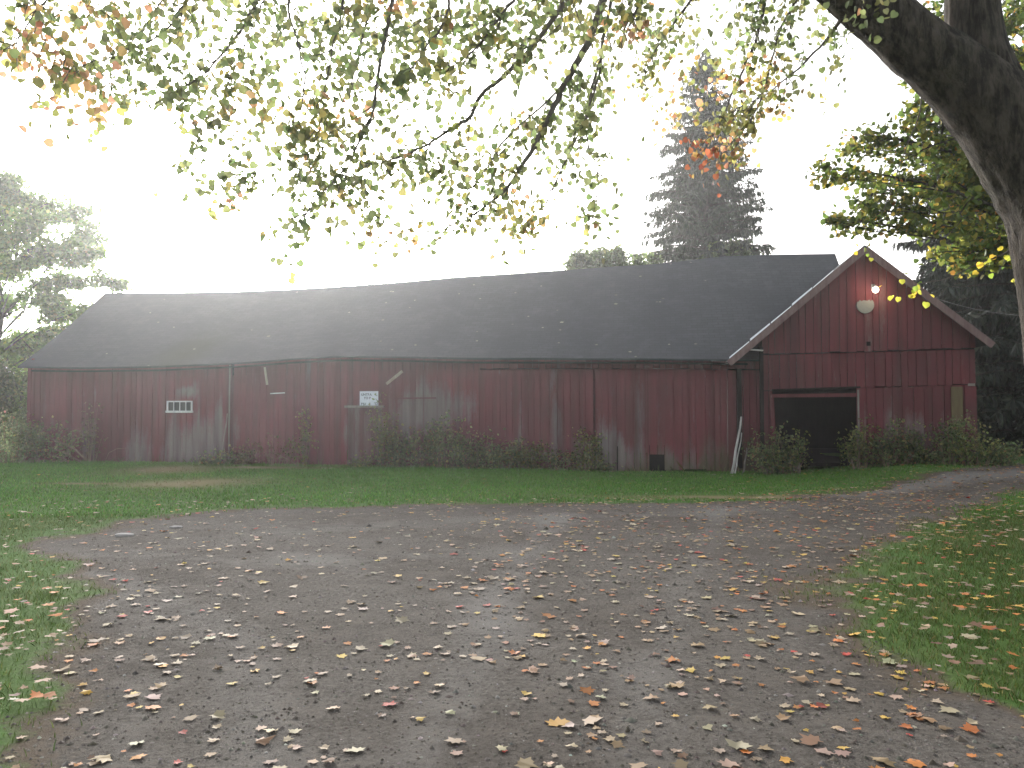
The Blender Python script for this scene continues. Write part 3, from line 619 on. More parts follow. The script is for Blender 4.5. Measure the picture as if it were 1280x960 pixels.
# flat stones
def stone(px, py, r, h, label):
    g_ = gnd(px, py); z_ = float(H(*g_)); mb = MB(); V = []; n_ = 14
    for zz, k in ((-.02, 1.0), (h*.6, .95), (h, .7)):
        for i in range(n_):
            a = 2*math.pi*i/n_; rr = r*k*(.8+.4*vnoise(i*.9, px*.1)); V.append((g_[0]+rr*math.cos(a), g_[1]+rr*.7*math.sin(a), z_+zz+.01*vnoise(i*1.3, zz*50)))
    F = [(j*n_+i, j*n_+(i+1) % n_, (j+1)*n_+(i+1) % n_, (j+1)*n_+i) for j in range(2) for i in range(n_)]+[tuple(2*n_+i for i in range(n_))]
    mb.add(V, F); tag(mb.build('flat_stone', M['stone']), label, 'stone')
stone(155, 669, .13, .03, 'flat pale stone set in the left rim of the gravel yard'); stone(220, 658, .1, .02, 'small flat grey stone on the dirt near the left lawn')

# ------------------------------------------------------------------ leaf clouds
MAPLE = np.array([(0, 0), (.10, .05), (.42, -.02), (.36, .18), (.62, .42), (.40, .48), (.36, .66), (.16, .62), (0, 1.0)])
OVATE = np.array([(0, .04), (.2, -.04), (.42, .08), (.5, .34), (.42, .62), (.22, .82), (0, 1.0)])
DIAM = np.array([(0, 0), (.36, .35), (.26, .7), (0, 1)])
def template(out, fold=.22):
    """two halves folded on the midrib; returns verts (n,3), loops, nper"""
    k = len(out); V = [(x, y, abs(x)*fold-.12*(y-.4)**2) for x, y in out]+[(-x, y, abs(x)*fold-.12*(y-.4)**2) for x, y in out[1:-1]]
    a = list(range(k)); b_ = [0]+list(range(k, 2*k-2))+[k-1]
    return np.array(V)-np.array((0, 0, 0)), np.array(a+b_[::-1]), k
TPL = {'maple': template(MAPLE), 'ovate': template(OVATE, .14), 'diamond': template(DIAM)}
def unit(v): return v/(np.linalg.norm(v, axis=-1, keepdims=True)+1e-9)
def leaves(name, P, axis, normal, size, tint, mat_, parent=None, tpl='diamond'):
    T, loops, nper = TPL[tpl]; n_ = len(P); axis = unit(axis); nz = normal-np.sum(normal*axis, -1, keepdims=True)*axis; nz = unit(nz); bx = np.cross(axis, nz)
    V = P[:, None]+size[:, None, None]*(T[None, :, 0, None]*bx[:, None]+T[None, :, 1, None]*axis[:, None]+T[None, :, 2, None]*nz[:, None])
    L = (loops[None]+(np.arange(n_)*len(T))[:, None]).ravel()
    return np_mesh(name, V.reshape(-1, 3), L, nper, mat_, np.repeat(tint, len(T), 0), parent)
def pick(palette, n_, jit=.18):
    c = np.array([p[:3] for p in palette]); pr = np.array([p[3] for p in palette], float); k = RNG.choice(len(c), n_, p=pr/pr.sum())
    return np.clip(c[k]*(1+RNG.normal(0, jit, (n_, 1)))*(1+RNG.normal(0, .06, (n_, 3))), .004, 1)
def rnd(n_): return unit(RNG.normal(size=(n_, 3)))
AUT = [(.085, .12, .022, 5), (.05, .085, .018, 4), (.13, .15, .03, 2.5), (.22, .19, .03, 1.3), (.32, .16, .04, .8), (.35, .08, .03, .35)]

# ------------------------------------------------------------------ the near maple: trunk right of the frame, limbs overhead
TY = 7.0
bt = at(1400, 755, TY); big = empty('maple_tree', (bt[0], bt[1], float(H(bt[0], bt[1]))), 'big near maple with a leaning forked trunk and autumn branches hanging overhead', 'tree')
def pxpath(pts, sub=6):
    P = [np.append(at(x, y, Y), r) for x, y, Y, r in pts]; P = np.array(P); out = []
    for i in range(len(P)-1):      # Catmull-Rom
        p0, p1, p2, p3 = P[max(i-1, 0)], P[i], P[i+1], P[min(i+2, len(P)-1)]
        for u in np.arange(sub)/sub: out.append(.5*((2*p1)+(-p0+p2)*u+(2*p0-5*p1+4*p2-p3)*u*u+(-p0+3*p1-3*p2+p3)*u**3))
    out.append(P[-1]); return np.array(out)
mb = MB(); tr = pxpath([(1405, 800, TY, .62), (1398, 720, TY, .50), (1382, 600, TY, .44), (1358, 470, TY, .42), (1338, 350, TY, .42), (1316, 255, TY, .40), (1274, 180, TY, .385), (1213, 112, TY, .315), (1143, 55, TY, .26), (1080, 0, TY, .235), (1010, -65, 6.9, .23), (930, -140, 6.8, .2), (800, -215, 6.6, .17), (600, -260, 6.3, .13), (350, -280, 6.2, .09), (120, -260, 6.1, .05)], 10)
mb.tube(tr[:, :3], tr[:, 3], 72, .085, 3); mb.build('trunk', M['bark'], big, True)
mb = MB(); lb = pxpath([(1280, 195, TY+.1, .30), (1240, 110, TY+.15, .25), (1218, 40, TY+.2, .225), (1212, -60, TY+.3, .21), (1190, -200, TY+.5, .17), (1150, -330, TY+1, .1)], 10)
mb.tube(lb[:, :3], lb[:, 3], 56, .08, 9); mb.build('limb', M['bark'], big, True)
BR = [  # branches read from the photo (px, py, depth, radius)
 [(800, -215, 6.6, .06), (780, -100, 6.6, .05), (752, 0, 6.6, .042), (735, 50, 6.6, .038), (700, 110, 6.6, .032), (672, 170, 6.5, .026), (640, 230, 6.5, .018), (600, 268, 6.5, .01), (555, 292, 6.5, .005)],
 [(800, -215, 6.6, .05), (740, -60, 6.4, .03), (660, 58, 6.3, .024), (600, 112, 6.2, .02), (580, 145, 6.2, .018), (540, 172, 6.2, .013), (490, 195, 6.2, .009), (440, 205, 6.2, .005)],
 [(600, -260, 6.3, .04), (520, -100, 6.0, .026), (492, 0, 6.0, .02), (480, 70, 6.0, .017), (470, 140, 6.0, .013), (440, 210, 6.0, .008), (415, 265, 6.0, .004)],
 [(600, -260, 6.3, .04), (500, -80, 6.5, .02), (470, 0, 6.5, .014), (448, 90, 6.5, .01), (420, 160, 6.5, .007), (385, 225, 6.5, .004)],
 [(350, -280, 6.2, .04), (340, -60, 5.8, .022), (325, 0, 5.8, .016), (295, 45, 5.8, .012), (255, 85, 5.8, .008), (190, 130, 5.8, .004)],
 [(600, -260, 6.3, .03), (400, -60, 5.9, .016), (365, 0, 5.9, .012), (378, 60, 5.9, .01), (388, 110, 5.9, .008), (372, 180, 5.9, .004)],
 [(800, -215, 6.6, .04), (775, -60, 6.9, .024), (760, 20, 6.9, .018), (748, 90, 6.9, .015), (735, 140, 6.9, .012), (712, 190, 6.9, .009), (690, 245, 6.9, .006), (640, 285, 6.9, .003)],
 [(750, 85, 6.7, .014), (738, 140, 6.7, .011), (732, 165, 6.7, .009), (748, 215, 6.7, .006), (744, 272, 6.7, .003)],
 [(350, -280, 6.2, .03), (260, -60, 5.6, .014), (230, 15, 5.6, .01), (190, 55, 5.6, .007), (110, 85, 5.6, .003)],
 [(120, -260, 6.1, .03), (110, -60, 5.5, .012), (60, 0, 5.5, .008), (20, 50, 5.5, .005), (-20, 75, 5.5, .003)],
 [(120, -260, 6.1, .03), (60, -100, 5.3, .012), (40, -20, 5.3, .008), (60, 40, 5.3, .006), (90, 95, 5.3, .003)],
 [(350, -280, 6.2, .03), (230, -60, 6.2, .014), (200, 0, 6.2, .01), (150, 60, 6.2, .006), (70, 120, 6.2, .003)],
 [(930, -140, 6.8, .05), (880, -30, 7.4, .024), (850, 20, 7.6, .014), (820, 60, 7.6, .009), (790, 100, 7.6, .004)],
 [(930, -140, 6.8, .05), (950, -40, 7.6, .026), (945, 30, 7.8, .02), (925, 90, 7.8, .014), (900, 140, 7.8, .009), (870, 210, 7.8, .004)],
 [(1010, -65, 6.9, .05), (1000, -10, 7.5, .02), (975, 40, 7.7, .014), (960, 90, 7.7, .01), (940, 150, 7.7, .006), (905, 190, 7.7, .003)],
 [(1072, 0, 7.0, .05), (1040, 40, 7.6, .018), (1000, 85, 7.9, .012), (960, 120, 8, .008), (900, 150, 8, .004)],
 [(560, 290, 6.5, .005), (520, 285, 6.5, .004), (480, 270, 6.5, .003), (455, 255, 6.5, .002)],
 [(700, 110, 6.6, .012), (640, 165, 6.3, .009), (600, 215, 6.2, .006), (560, 255, 6.2, .003)],
 [(470, 140, 6.0, .006), (420, 225, 5.8, .004), (385, 265, 5.8, .003), (362, 292, 5.8, .002)],
 [(600, -260, 6.3, .03), (660, -60, 6.0, .016), (640, 20, 5.8, .012), (600, 70, 5.8, .008), (540, 110, 5.8, .004)],
 [(600, -260, 6.3, .03), (560, -60, 5.6, .016), (560, 10, 5.5, .012), (530, 60, 5.5, .008), (505, 110, 5.5, .004)],
 [(350, -280, 6.2, .03), (420, -60, 5.6, .016), (430, 0, 5.5, .012), (420, 50, 5.5, .008), (405, 120, 5.5, .004)],
 [(800, -215, 6.6, .04), (690, -60, 6.0, .016), (700, 0, 5.9, .012), (690, 30, 5.9, .008), (640, 60, 5.9, .004)],
 [(800, -215, 6.6, .04), (830, -60, 6.4, .016), (800, 0, 6.3, .012), (780, 40, 6.3, .008), (770, 75, 6.3, .004)],
 [(330, 0, 5.9, .009), (300, 70, 5.9, .006), (280, 130, 5.9, .004), (250, 175, 5.9, .002)],
 [(1330, 250, 7.6, .02), (1270, 310, 7.7, .012), (1215, 340, 7.8, .008), (1165, 358, 7.8, .005), (1128, 364, 7.8, .003)],
 [(1072, 0, 7.0, .02), (1150, 110, 8.6, .01), (1125, 200, 9, .006), (1100, 270, 9, .004), (1082, 316, 9, .003)],
 [(380, 100, 5.9, .006), (400, 160, 5.9, .005), (360, 215, 5.9, .004), (270, 215, 5.9, .002)],
]
mb = MB(); TW = []
LP = []; LA = []; LS = []; LT = []
def add_leaves(p, n_, spread, size, pal, down=.7):
    for _ in range(n_):
        q = p+RNG.normal(0, spread, 3); LP.append(q); a = RNG.normal(0, .55, 3); a[2] -= down; LA.append(a); LS.append(size*RNG.uniform(.65, 1.2)); LT.append(pal)
def pal_at(q):
    px, py = proj(q)
    v = fbm(px*.02+q[1], py*.02, 21)
    if 800 < px < 985 and py > 70: return 3 if (py > 175 and 845 < px < 905) else (2 if v > .42 else 1)
    if px > 1060 and py > 280: return 4
    if px < 190 and v > .45: return 2
    return 2 if v > .72 else (1 if v > .56 else 0)
PALS = [[(.10, .12, .058, 5), (.085, .105, .05, 4), (.125, .14, .062, 2), (.18, .16, .07, .4)], [(.11, .12, .056, 5), (.155, .15, .062, 3), (.22, .18, .06, 1), (.24, .15, .08, .4)], [(.24, .15, .075, 2), (.27, .14, .09, 1.5), (.2, .17, .06, 2), (.12, .13, .045, 3)], [(.15, .055, .028, 3), (.13, .038, .024, 2), (.18, .12, .045, 3)], [(.18, .19, .03, 3), (.3, .22, .03, 2), (.1, .14, .025, 2)]]
for bi, b_ in enumerate(BR):
    P = pxpath(b_, 7); jit = np.cumsum(RNG.normal(0, .006, (len(P), 3)), 0); P[:, :3] += jit-jit[0]
    mb.tube(P[:, :3], P[:, 3]*.82, 7)
    py = proj(P[:, :3])[1]; L = np.r_[0, np.cumsum(np.linalg.norm(np.diff(P[:, :3], axis=0), axis=1))]
    pxs = proj(P[:, :3])[0]; vis = np.where((py > -70) & (pxs < 1320) & ~((pxs > 1060) & (py < 285)))[0]
    if len(vis) < 2: continue
    la, lb_ = L[vis[0]], L[vis[-1]]; nt_ = int((lb_-la)*(11 if min(q[0] for q in b_) < 1050 else 1.5)*(1.0 if b_[0][0] < 900 else 1.2))
    for k in range(nt_):
        l_ = la+(lb_-la)*(RNG.random()**.8); p = np.array([np.interp(l_, L, P[:, c]) for c in range(3)])
        i = min(np.searchsorted(L, l_), len(P)-2); d = unit(P[i+1, :3]-P[i, :3]); dr_ = unit(d*.5+RNG.normal(0, .55, 3)+np.array((-.15, 0, -.35)))
        ln = RNG.uniform(.12, .5)*(1.0 if l_ < lb_*.9 else .7); pts = [p]; q = p.copy()
        for s_ in range(4): q = q+dr_*ln/4; dr_ = unit(dr_+np.array((0, 0, -.16))+RNG.normal(0, .12, 3)); pts.append(q.copy())
        py_end = proj(pts[-1])[1]
        mb.tube(pts, [.0055, .0048, .004, .003, .002], 4)
        for q in pts[1:]: add_leaves(q, RNG.integers(1, 5), .05, .056, pal_at(q))
# leaf masses that close the top of the picture
mb2 = mb
for px, py, rx, ry, Y, n_ in [(430, 20, 60, 40, 6.0, 120), (540, 40, 80, 45, 6.0, 190), (620, 25, 70, 40, 6.1, 170), (700, 20, 60, 30, 6.2, 110), (780, 25, 50, 30, 6.4, 80), (350, 30, 60, 35, 5.9, 80), (260, 20, 60, 30, 5.8, 70), (160, 25, 60, 25, 5.7, 80), (60, 20, 60, 25, 5.5, 60), (430, 95, 45, 45, 6.0, 110), (520, 115, 50, 40, 6.1, 70), (225, 110, 50, 30, 5.9, 70), (330, 130, 50, 35, 5.9, 70), (400, 180, 50, 35, 6.0, 80), (500, 205, 60, 20, 6.2, 70), (610, 190, 50, 40, 6.3, 50), (640, 255, 50, 25, 6.5, 60), (560, 230, 45, 22, 6.2, 50), (745, 265, 22, 18, 6.7, 28), (735, 215, 18, 14, 6.7, 16), (460, 255, 45, 14, 5.9, 26), (270, 230, 45, 10, 5.9, 20), (310, 190, 40, 12, 5.9, 16), (368, 280, 10, 16, 5.8, 9), (347, 318, 5, 8, 5.8, 3), (40, 65, 45, 20, 5.4, 50), (110, 90, 40, 25, 5.6, 30), (120, 145, 50, 20, 5.6, 26), (180, 75, 60, 25, 5.7, 50), (70, 110, 30, 12, 5.5, 12), (290, 95, 50, 30, 5.9, 40), (160, 110, 50, 18, 5.7, 24), (870, 40, 50, 40, 7.6, 70), (960, 30, 60, 40, 7.6, 80), (930, 100, 45, 30, 7.8, 55), (870, 130, 40, 35, 7.8, 50), (880, 190, 22, 40, 7.8, 16), (870, 75, 30, 30, 7.7, 26), (830, 150, 25, 25, 7.8, 16), (1000, 100, 40, 30, 7.8, 36), (1030, 30, 40, 30, 7.6, 30), (1085, 15, 22, 18, 6.5, 24), (815, 60, 30, 30, 7.4, 40), (60, 160, 30, 8, 5.6, 5), (1143, 362, 20, 7, 7.8, 11), (1085, 312, 9, 8, 9, 6)]:
    c = at(px, py, Y)
    for _ in range(n_):
        q = at(px+RNG.normal(0, rx*.55), py+RNG.normal(0, ry*.55), Y+RNG.normal(0, .35)); add_leaves(q, 1 if RNG.random() < .55 else 2, .06, .057, pal_at(q))
        if RNG.random() < .16:
            u_ = np.array((RNG.normal(0, .08), RNG.normal(0, .05), .09+.25*RNG.random())); mb2.tube([q, q+u_*.5+RNG.normal(0, .012, 3), q+u_], [.0016, .0022, .003], 4)
mb.build('branches', M['twig'], big, True)
LP = np.array(LP); LT = np.array(LT); n_ = len(LP); tint = np.zeros((n_, 3))
for k in range(5): i = np.where(LT == k)[0]; tint[i] = pick(PALS[k], len(i))
nrm = rnd(n_)+np.array((0, -.5, .6)); leaves('crown', LP, np.array(LA), nrm, np.array(LS), tint, M['leaf'], big, 'ovate')
print('near leaves', n_)

# ------------------------------------------------------------------ generic broadleaf tree made of limbs and leaf pads
def broadleaf(name, label, base, trunk_top, r0, pads, leaf, dens, pal, group=None, lean=(0, 0), tpl='diamond', seed=0, droop=.3):
    base = np.array(base, float); top = np.array(trunk_top, float); o = empty(name, tuple(base), label, 'tree', group)
    mb = MB(); k = 10; P = [base+(top-base)*i/k+np.array((math.sin(i*.9+seed), math.cos(i*.7+seed), 0))*.02*np.linalg.norm(top-base)*min(1, i/3) for i in range(k+1)]
    rr = [r0*(1.25 if i == 0 else 1)*(1-.75*i/k) for i in range(k+1)]; mb.tube(P, rr, 12, .1, seed); mb.build('trunk', M['bark'], o, True)
    PP = []; mb = MB(); LAx = []
    for (c, rad, flat) in pads:
        c = np.array(c, float); f = np.clip((c[2]-base[2])/(top[2]-base[2]+1e-6)*.75, .2, .97); i = int(f*k); st = P[i]
        mid = st*.45+c*.55+np.array((0, 0, .12*np.linalg.norm(c-st)))
        pts = [(1-u)**2*st+2*u*(1-u)*mid+u*u*c for u in np.linspace(0, 1, 8)]; mb.tube(pts, list(np.linspace(rr[i]*.24, .01, 8)), 6)
        nT = max(5, int(9*rad))
        for _ in range(nT):
            tip = c+unit(RNG.normal(size=3))*np.array((1, 1, flat))*rad*RNG.uniform(.45, 1.1); tip[2] -= droop*rad*RNG.random()*np.hypot(*(tip-c)[:2])/rad
            a_ = pts[RNG.integers(4, 8)]; mb.tube([a_, (a_+tip)/2+RNG.normal(0, .06*rad, 3), tip], [.02*rad+.006, .012*rad+.004, .004], 4)
            nl = int(dens*RNG.uniform(.5, 1.5)); u = RNG.random((nl, 1))**.6; q = a_+(tip-a_)*u+RNG.normal(0, .13*rad+.05, (nl, 3))*np.array((1, 1, .55)); PP.append(q); ax = np.tile(unit(tip-a_), (nl, 1))*.5+RNG.normal(0, .6, (nl, 3)); ax[:, 2] -= .4; LAx.append(ax)
    mb.build('limb', M['bark'], o, True); PP = np.concatenate(PP); LAx = np.concatenate(LAx); n_ = len(PP)
    cl = vnoise(PP[:, 0]*1.1+PP[:, 2], PP[:, 2]*1.3+PP[:, 1], seed)[:, None]
    leaves('crown', PP, LAx, rnd(n_)+np.array((0, 0, .8)), leaf*RNG.uniform(.6, 1.25, n_), pick(pal, n_)*(.7+.6*cl), M['leaf'], o, tpl); return o
GREEN = [(.05, .075, .025, 4), (.04, .065, .02, 3), (.075, .10, .032, 2), (.11, .115, .04, .5)]
YGREEN = [(.06, .075, .018, 4), (.04, .06, .016, 4), (.10, .10, .022, 2), (.19, .145, .03, .7), (.26, .12, .03, .2)]
# left tree
Y = 36.0
pads = [(at(x+RNG.normal(0, 7), y+RNG.normal(0, 8), Y+RNG.normal(0, 1.6)), r, .6) for x, y, r in [(20, 235, 1.3), (65, 255, 1.3), (-10, 270, 1.6), (40, 285, 1.6), (95, 265, 1.1), (120, 290, 1.0), (85, 310, 1.4), (30, 330, 1.6), (130, 345, .9), (100, 350, 1.2), (60, 365, 1.4), (-20, 340, 1.8), (10, 385, 1.4), (80, 400, 1.1), (45, 410, 1.1), (-40, 300, 2), (-60, 360, 2), (-70, 250, 2), (-30, 215, 1.4), (-110, 300, 2.2), (-100, 380, 2), (130, 310, .7), (5, 225, .8), (110, 380, .8), (60, 430, .8), (-20, 430, 1.6), (20, 450, 1.2), (0, 490, 1.3), (35, 480, .9), (-30, 500, 1.4), (10, 530, 1.2), (30, 420, 1.1), (80, 380, 1.2)]]
broadleaf('maple_tree', 'green leafy tree rising behind the left end of the long barn', (*at(-12, 518, Y)[:2], 0), at(-5, 290, Y), .3, pads, .19, 105, [(.075, .125, .03, 4), (.06, .10, .025, 3), (.10, .145, .035, 2), (.14, .15, .04, .5)], seed=2)
# left hedge trees behind the barn's end
for i, (x, y, Yy, r, lab) in enumerate([(30, 470, 33, 1.5, 'dark bushy tree low beside the left end of the long barn'), (-50, 455, 34, 2.0, 'dark bushy tree at the far left edge of the picture')]):
    b_ = at(x, 575, Yy); pads = [(at(x+RNG.normal(0, 22), y+RNG.uniform(-10, 95), Yy+RNG.normal(0, .5)), r*RNG.uniform(.5, .8), .7) for _ in range(16)]
    broadleaf('bushy_tree', lab, (b_[0], b_[1], 0), at(x, y, Yy), .14, pads, .15, 120, GREEN, seed=4+i)
# small treetops peeping over the ridge
for i, (x, y, wdt, lab) in enumerate([(722, 322, 26, 'small round green treetop peeping over the ridge, left of the three'), (745, 326, 24, 'low pale green treetop over the ridge between the other two'), (800, 318, 34, 'wider green treetop over the ridge just left of the spruce'), (905, 302, 40, 'pale green treetop over the ridge at the foot of the spruce')]):
    Yy = 42+i*.7; c = at(x, y, Yy); pads = [(at(x+RNG.normal(0, wdt*.5), y+RNG.uniform(-8, 22)+abs(RNG.normal(0, 4)), Yy+RNG.normal(0, .7)), RNG.uniform(.45, .8), .6) for _ in range(9)]+[(c-U3*2, 1.2, .7)]
    broadleaf('leafy_tree', lab, (c[0], c[1], 0), c-U3*.6, .16, pads, .2, 70, [(.075, .10, .045, 3), (.1, .13, .06, 2), (.06, .08, .035, 2)], group='treetops beyond the barn ridge', seed=8+i)
# yellowing maple behind the near trunk
Y = 13.0
pads = [(at(x+RNG.normal(0, 6), y+RNG.normal(0, 6), Y+RNG.normal(0, .7)), r*1.08, .75) for x, y, r in [(1050, 185, .38), (1030, 205, .3), (1085, 170, .42), (1120, 140, .45), (1035, 265, .34), (1070, 275, .4), (1110, 255, .42), (1150, 225, .5), (1160, 170, .55), (1185, 120, .5), (1200, 260, .55), (1185, 215, .5), (1215, 180, .6), (1250, 120, .6), (1265, 60, .6), (1270, 180, .6), (1240, 290, .5), (1175, 300, .3), (1195, 315, .3), (1225, 305, .4), (1270, 250, .6), (1300, 300, .5), (1275, 0, .6), (1175, 40, .45), (1140, 95, .35), (1100, 215, .3), (1150, 275, .35), (1190, 300, .5), (1225, 270, .5), (1175, 240, .5), (1200, 205, .5), (1215, 310, .45), (1160, 200, .45), (1210, 120, .5), (1180, 155, .6), (1210, 80, .6), (1250, 20, .6), (1230, 220, .6), (1280, 120, .7), (1265, 300, .5), (1130, 185, .45), (1090, 240, .4), (1340, 120, .9), (1360, 250, .9), (1330, 10, .9), (1165, 5, .4)]]
broadleaf('maple_tree', 'yellowing maple behind the near trunk, its branches reaching toward the gable peak', (*at(1440, 640, Y)[:2], .1), at(1400, 60, Y), .24, pads, .083, 58, YGREEN, tpl='ovate', droop=.6, seed=21)
# sprig of yellow leaves by the lamp belongs to this near tree: its hanging twig
def sprig(name, label, px, Yy, n_, pal, size=.1):
    o = empty(name, tuple(at(*px[0], Yy)), label, 'twig'); P = [at(x, y, Yy) for x, y in px]; mb = MB(); mb.tube(P, list(np.linspace(.012, .003, len(P))), 5); mb.build('stem', M['bark'], o)
    Q = np.array([P[min(len(P)-1, 1+int(RNG.random()*(len(P)-1)))] for _ in range(n_)])+RNG.normal(0, .09, (n_, 3)); ax = RNG.normal(0, .6, (n_, 3)); ax[:, 2] -= .6
    leaves('leaf_cluster', Q, ax, rnd(n_)+np.array((0, -1, .3)), size*RNG.uniform(.7, 1.2, n_), pick(pal, n_), M['leaf'], o, 'ovate')
YEL = [(.2, .2, .03, 2), (.35, .27, .04, 2), (.12, .16, .03, 2)]
# ------------------------------------------------------------------ conifers
def spruce(label, x, y0_, h, r, base_r, trunk_r, pal, n_wh=46, seed=0, low=.08, dens=1.0, name='spruce_tree', group=None):
    o = empty(name, (x, y0_, 0), label, 'tree', group); rng = np.random.default_rng(100+seed)
    mb = MB(); mb.tube([(x+.05*math.sin(i), y0_+.05*math.cos(i*1.3), h*i/12) for i in range(13)], [trunk_r*(1-.95*i/12)+.015 for i in range(13)], 10, .06, seed); mb.build('trunk', M['bark'], o, True)
    mb = MB(); P = []; AX = []; SZ = []
    for k in range(n_wh):
        f = low+(1-low)*(k/n_wh)**.95; z = h*f+rng.uniform(-.12, .12); L0_ = r*((1-f)**.62)*1.0+.12; nb = 6 if f < .9 else 4
        for j in range(nb):
            if rng.random() < .12: continue
            a = 2*math.pi*(j/nb)+rng.uniform(-.5, .5)+k; L_ = L0_*rng.uniform(.45, 1.15); z = z+rng.uniform(-.45, .45); d = np.array((math.cos(a), math.sin(a), 0)); pts = []
            for s_ in np.linspace(0, 1, 6): pts.append(np.array((x, y0_, z))+d*L_*s_+U3*(.12*L_*math.sin(s_*2.2)-.30*L_*s_**1.4+.16*L_*s_**4+(.5*L_*s_ if f > .88 else 0)))
            mb.tube(pts, [.012+.012*L_*(1-s_) for s_ in np.linspace(0, 1, 6)], 4)
            m_ = int((16+46*L_)*dens); u = rng.random(m_)**.7*5; i0 = np.minimum(u.astype(int), 4); ff = (u-i0)[:, None]; A_ = np.array(pts); q = A_[i0]*(1-ff)+A_[i0+1]*ff
            side = np.cross(d, U3); ax = side[None]*rng.choice([-1, 1], m_)[:, None]*rng.uniform(.05, .7, m_)[:, None]+d[None]*rng.uniform(.0, .7, m_)[:, None]+U3[None]*rng.uniform(-1.9, .15, m_)[:, None]
            P.append(q); AX.append(ax); SZ.append(rng.uniform(.2, .7, m_)*(.6+.4*(1-f)))
    mb.build('branches', M['bark'], o); P = np.concatenate(P); AX = unit(np.concatenate(AX)); SZ = np.concatenate(SZ); n_ = len(P)
    side = unit(np.cross(AX, rng.normal(size=(n_, 3)))); wv = .11*SZ[:, None]
    V = np.stack([P, P+AX*SZ[:, None]*.4+side*wv, P+AX*SZ[:, None], P+AX*SZ[:, None]*.4-side*wv], 1).reshape(-1, 3); np_mesh('foliage', V, np.arange(4*n_), 4, M['needle'], np.repeat(pick(pal, n_, .25), 4, 0), o); return o
SPR = [(.03, .042, .03, 3), (.045, .055, .035, 2), (.022, .03, .022, 2)]
p = at(884, 518, 46); spruce('tall dark spruce standing alone behind the barn ridge', p[0], p[1], 22.2, 5.6, 0, .32, [(.035, .052, .026, 3), (.05, .065, .035, 2), (.026, .038, .022, 2)], 170, 1, .12, .8)
p = at(1240, 518, 33); spruce('dark drooping evergreen behind the right corner of the gabled barn', p[0], p[1], 17.0, 4.8, 0, .28, SPR, 110, 2, .02, 1.0, group='evergreens at the right edge')
p = at(1285, 518, 29); spruce('broad dark evergreen half cut off by the right edge of the picture', p[0], p[1], 15.0, 4.4, 0, .26, SPR, 100, 13, .03, 1.0, group='evergreens at the right edge')
p = at(1350, 518, 35); spruce('dark evergreen mostly hidden behind the near trunk', p[0], p[1], 16, 4.6, 0, .26, SPR, 80, 4, .03, .9, group='evergreens at the right edge')
for i, (x, Yy, lab) in enumerate([(1262, 42, 'grey-green thicket tree deep behind the right evergreens'), (1300, 46, 'tallest thicket tree behind the right edge evergreens')]):
    c = at(x, 430, Yy); pads = [(at(x+RNG.normal(0, 25), RNG.uniform(400, 540), Yy+RNG.normal(0, .8)), RNG.uniform(.8, 1.5), .7) for _ in range(14)]
    broadleaf('bushy_tree', lab, (*at(x, 518, Yy)[:2], 0), c, .2, pads, .16, 60, [(.05, .065, .035, 3), (.07, .085, .045, 2)], seed=31+i)

# ------------------------------------------------------------------ shrubs along the walls
def shrub(label, t, s, wd, hg, n_, pal, leaf=.075, name='shrub', stems=14, group=None, spread=.5, cat='shrub', nar=1.0):
    g_ = gpt(t, s); o = empty(name, tuple(g_), label, cat, group); mb = MB(); PP = []; AX = []
    for k in range(stems):
        a = RNG.random()*2*math.pi; rr = wd/2*math.sqrt(RNG.random()); hh_ = hg*RNG.uniform(.5, 1.05)*(1-.45*(rr/(wd/2))**2); b0 = g_+np.array((math.cos(a), math.sin(a)*.6, 0))*rr*spread
        b0[2] = float(H(b0[0], b0[1]))-.03; tip = g_+np.array((math.cos(a), math.sin(a)*.6, 0))*rr*1.05+U3*hh_+RNG.normal(0, .06, 3)
        mid = (b0+tip)/2+U3*.12*hh_*nar+RNG.normal(0, .05*wd, 3)*.4; pts = [(1-u)**2*b0+2*u*(1-u)*mid+u*u*tip for u in np.linspace(0, 1, 6)]; mb.tube(pts, list(np.linspace(.014, .004, 6)), 4)
        nl = int(n_/stems*RNG.uniform(.5, 1.5)); u = RNG.beta(1.6, 1.0, nl)[:, None]; q = (1-u)**2*b0+2*u*(1-u)*mid+u*u*tip; q = q+RNG.normal(0, .07+.05*wd, (nl, 3))*np.array((1, .6, .7)); q[:, 2] = np.maximum(q[:, 2], b0[2]+.06)
        PP.append(q); ax = RNG.normal(0, .6, (nl, 3)); ax[:, 2] -= .15; AX.append(ax)
    mb.build('stems', M['stick'], o); PP = np.concatenate(PP); n2 = len(PP); cl = vnoise(PP[:, 0]*3, PP[:, 2]*3, 7)[:, None]
    leaves('foliage', PP, np.concatenate(AX), rnd(n2)+np.array((0, -.5, .7)), leaf*RNG.uniform(.6, 1.35, n2), pick(pal, n2, .22)*(.65+.7*cl), M['leaf'], o, 'diamond'); return o
DG = [(.095, .12, .06, 3), (.12, .145, .075, 2), (.06, .08, .04, 2), (.19, .185, .09, .7), (.16, .10, .06, .4)]
YG = [(.10, .12, .045, 3), (.14, .145, .06, 2), (.19, .17, .08, 1), (.07, .09, .04, 2)]
BRW = [(.09, .07, .045, 3), (.07, .07, .035, 2), (.12, .09, .06, 1)]
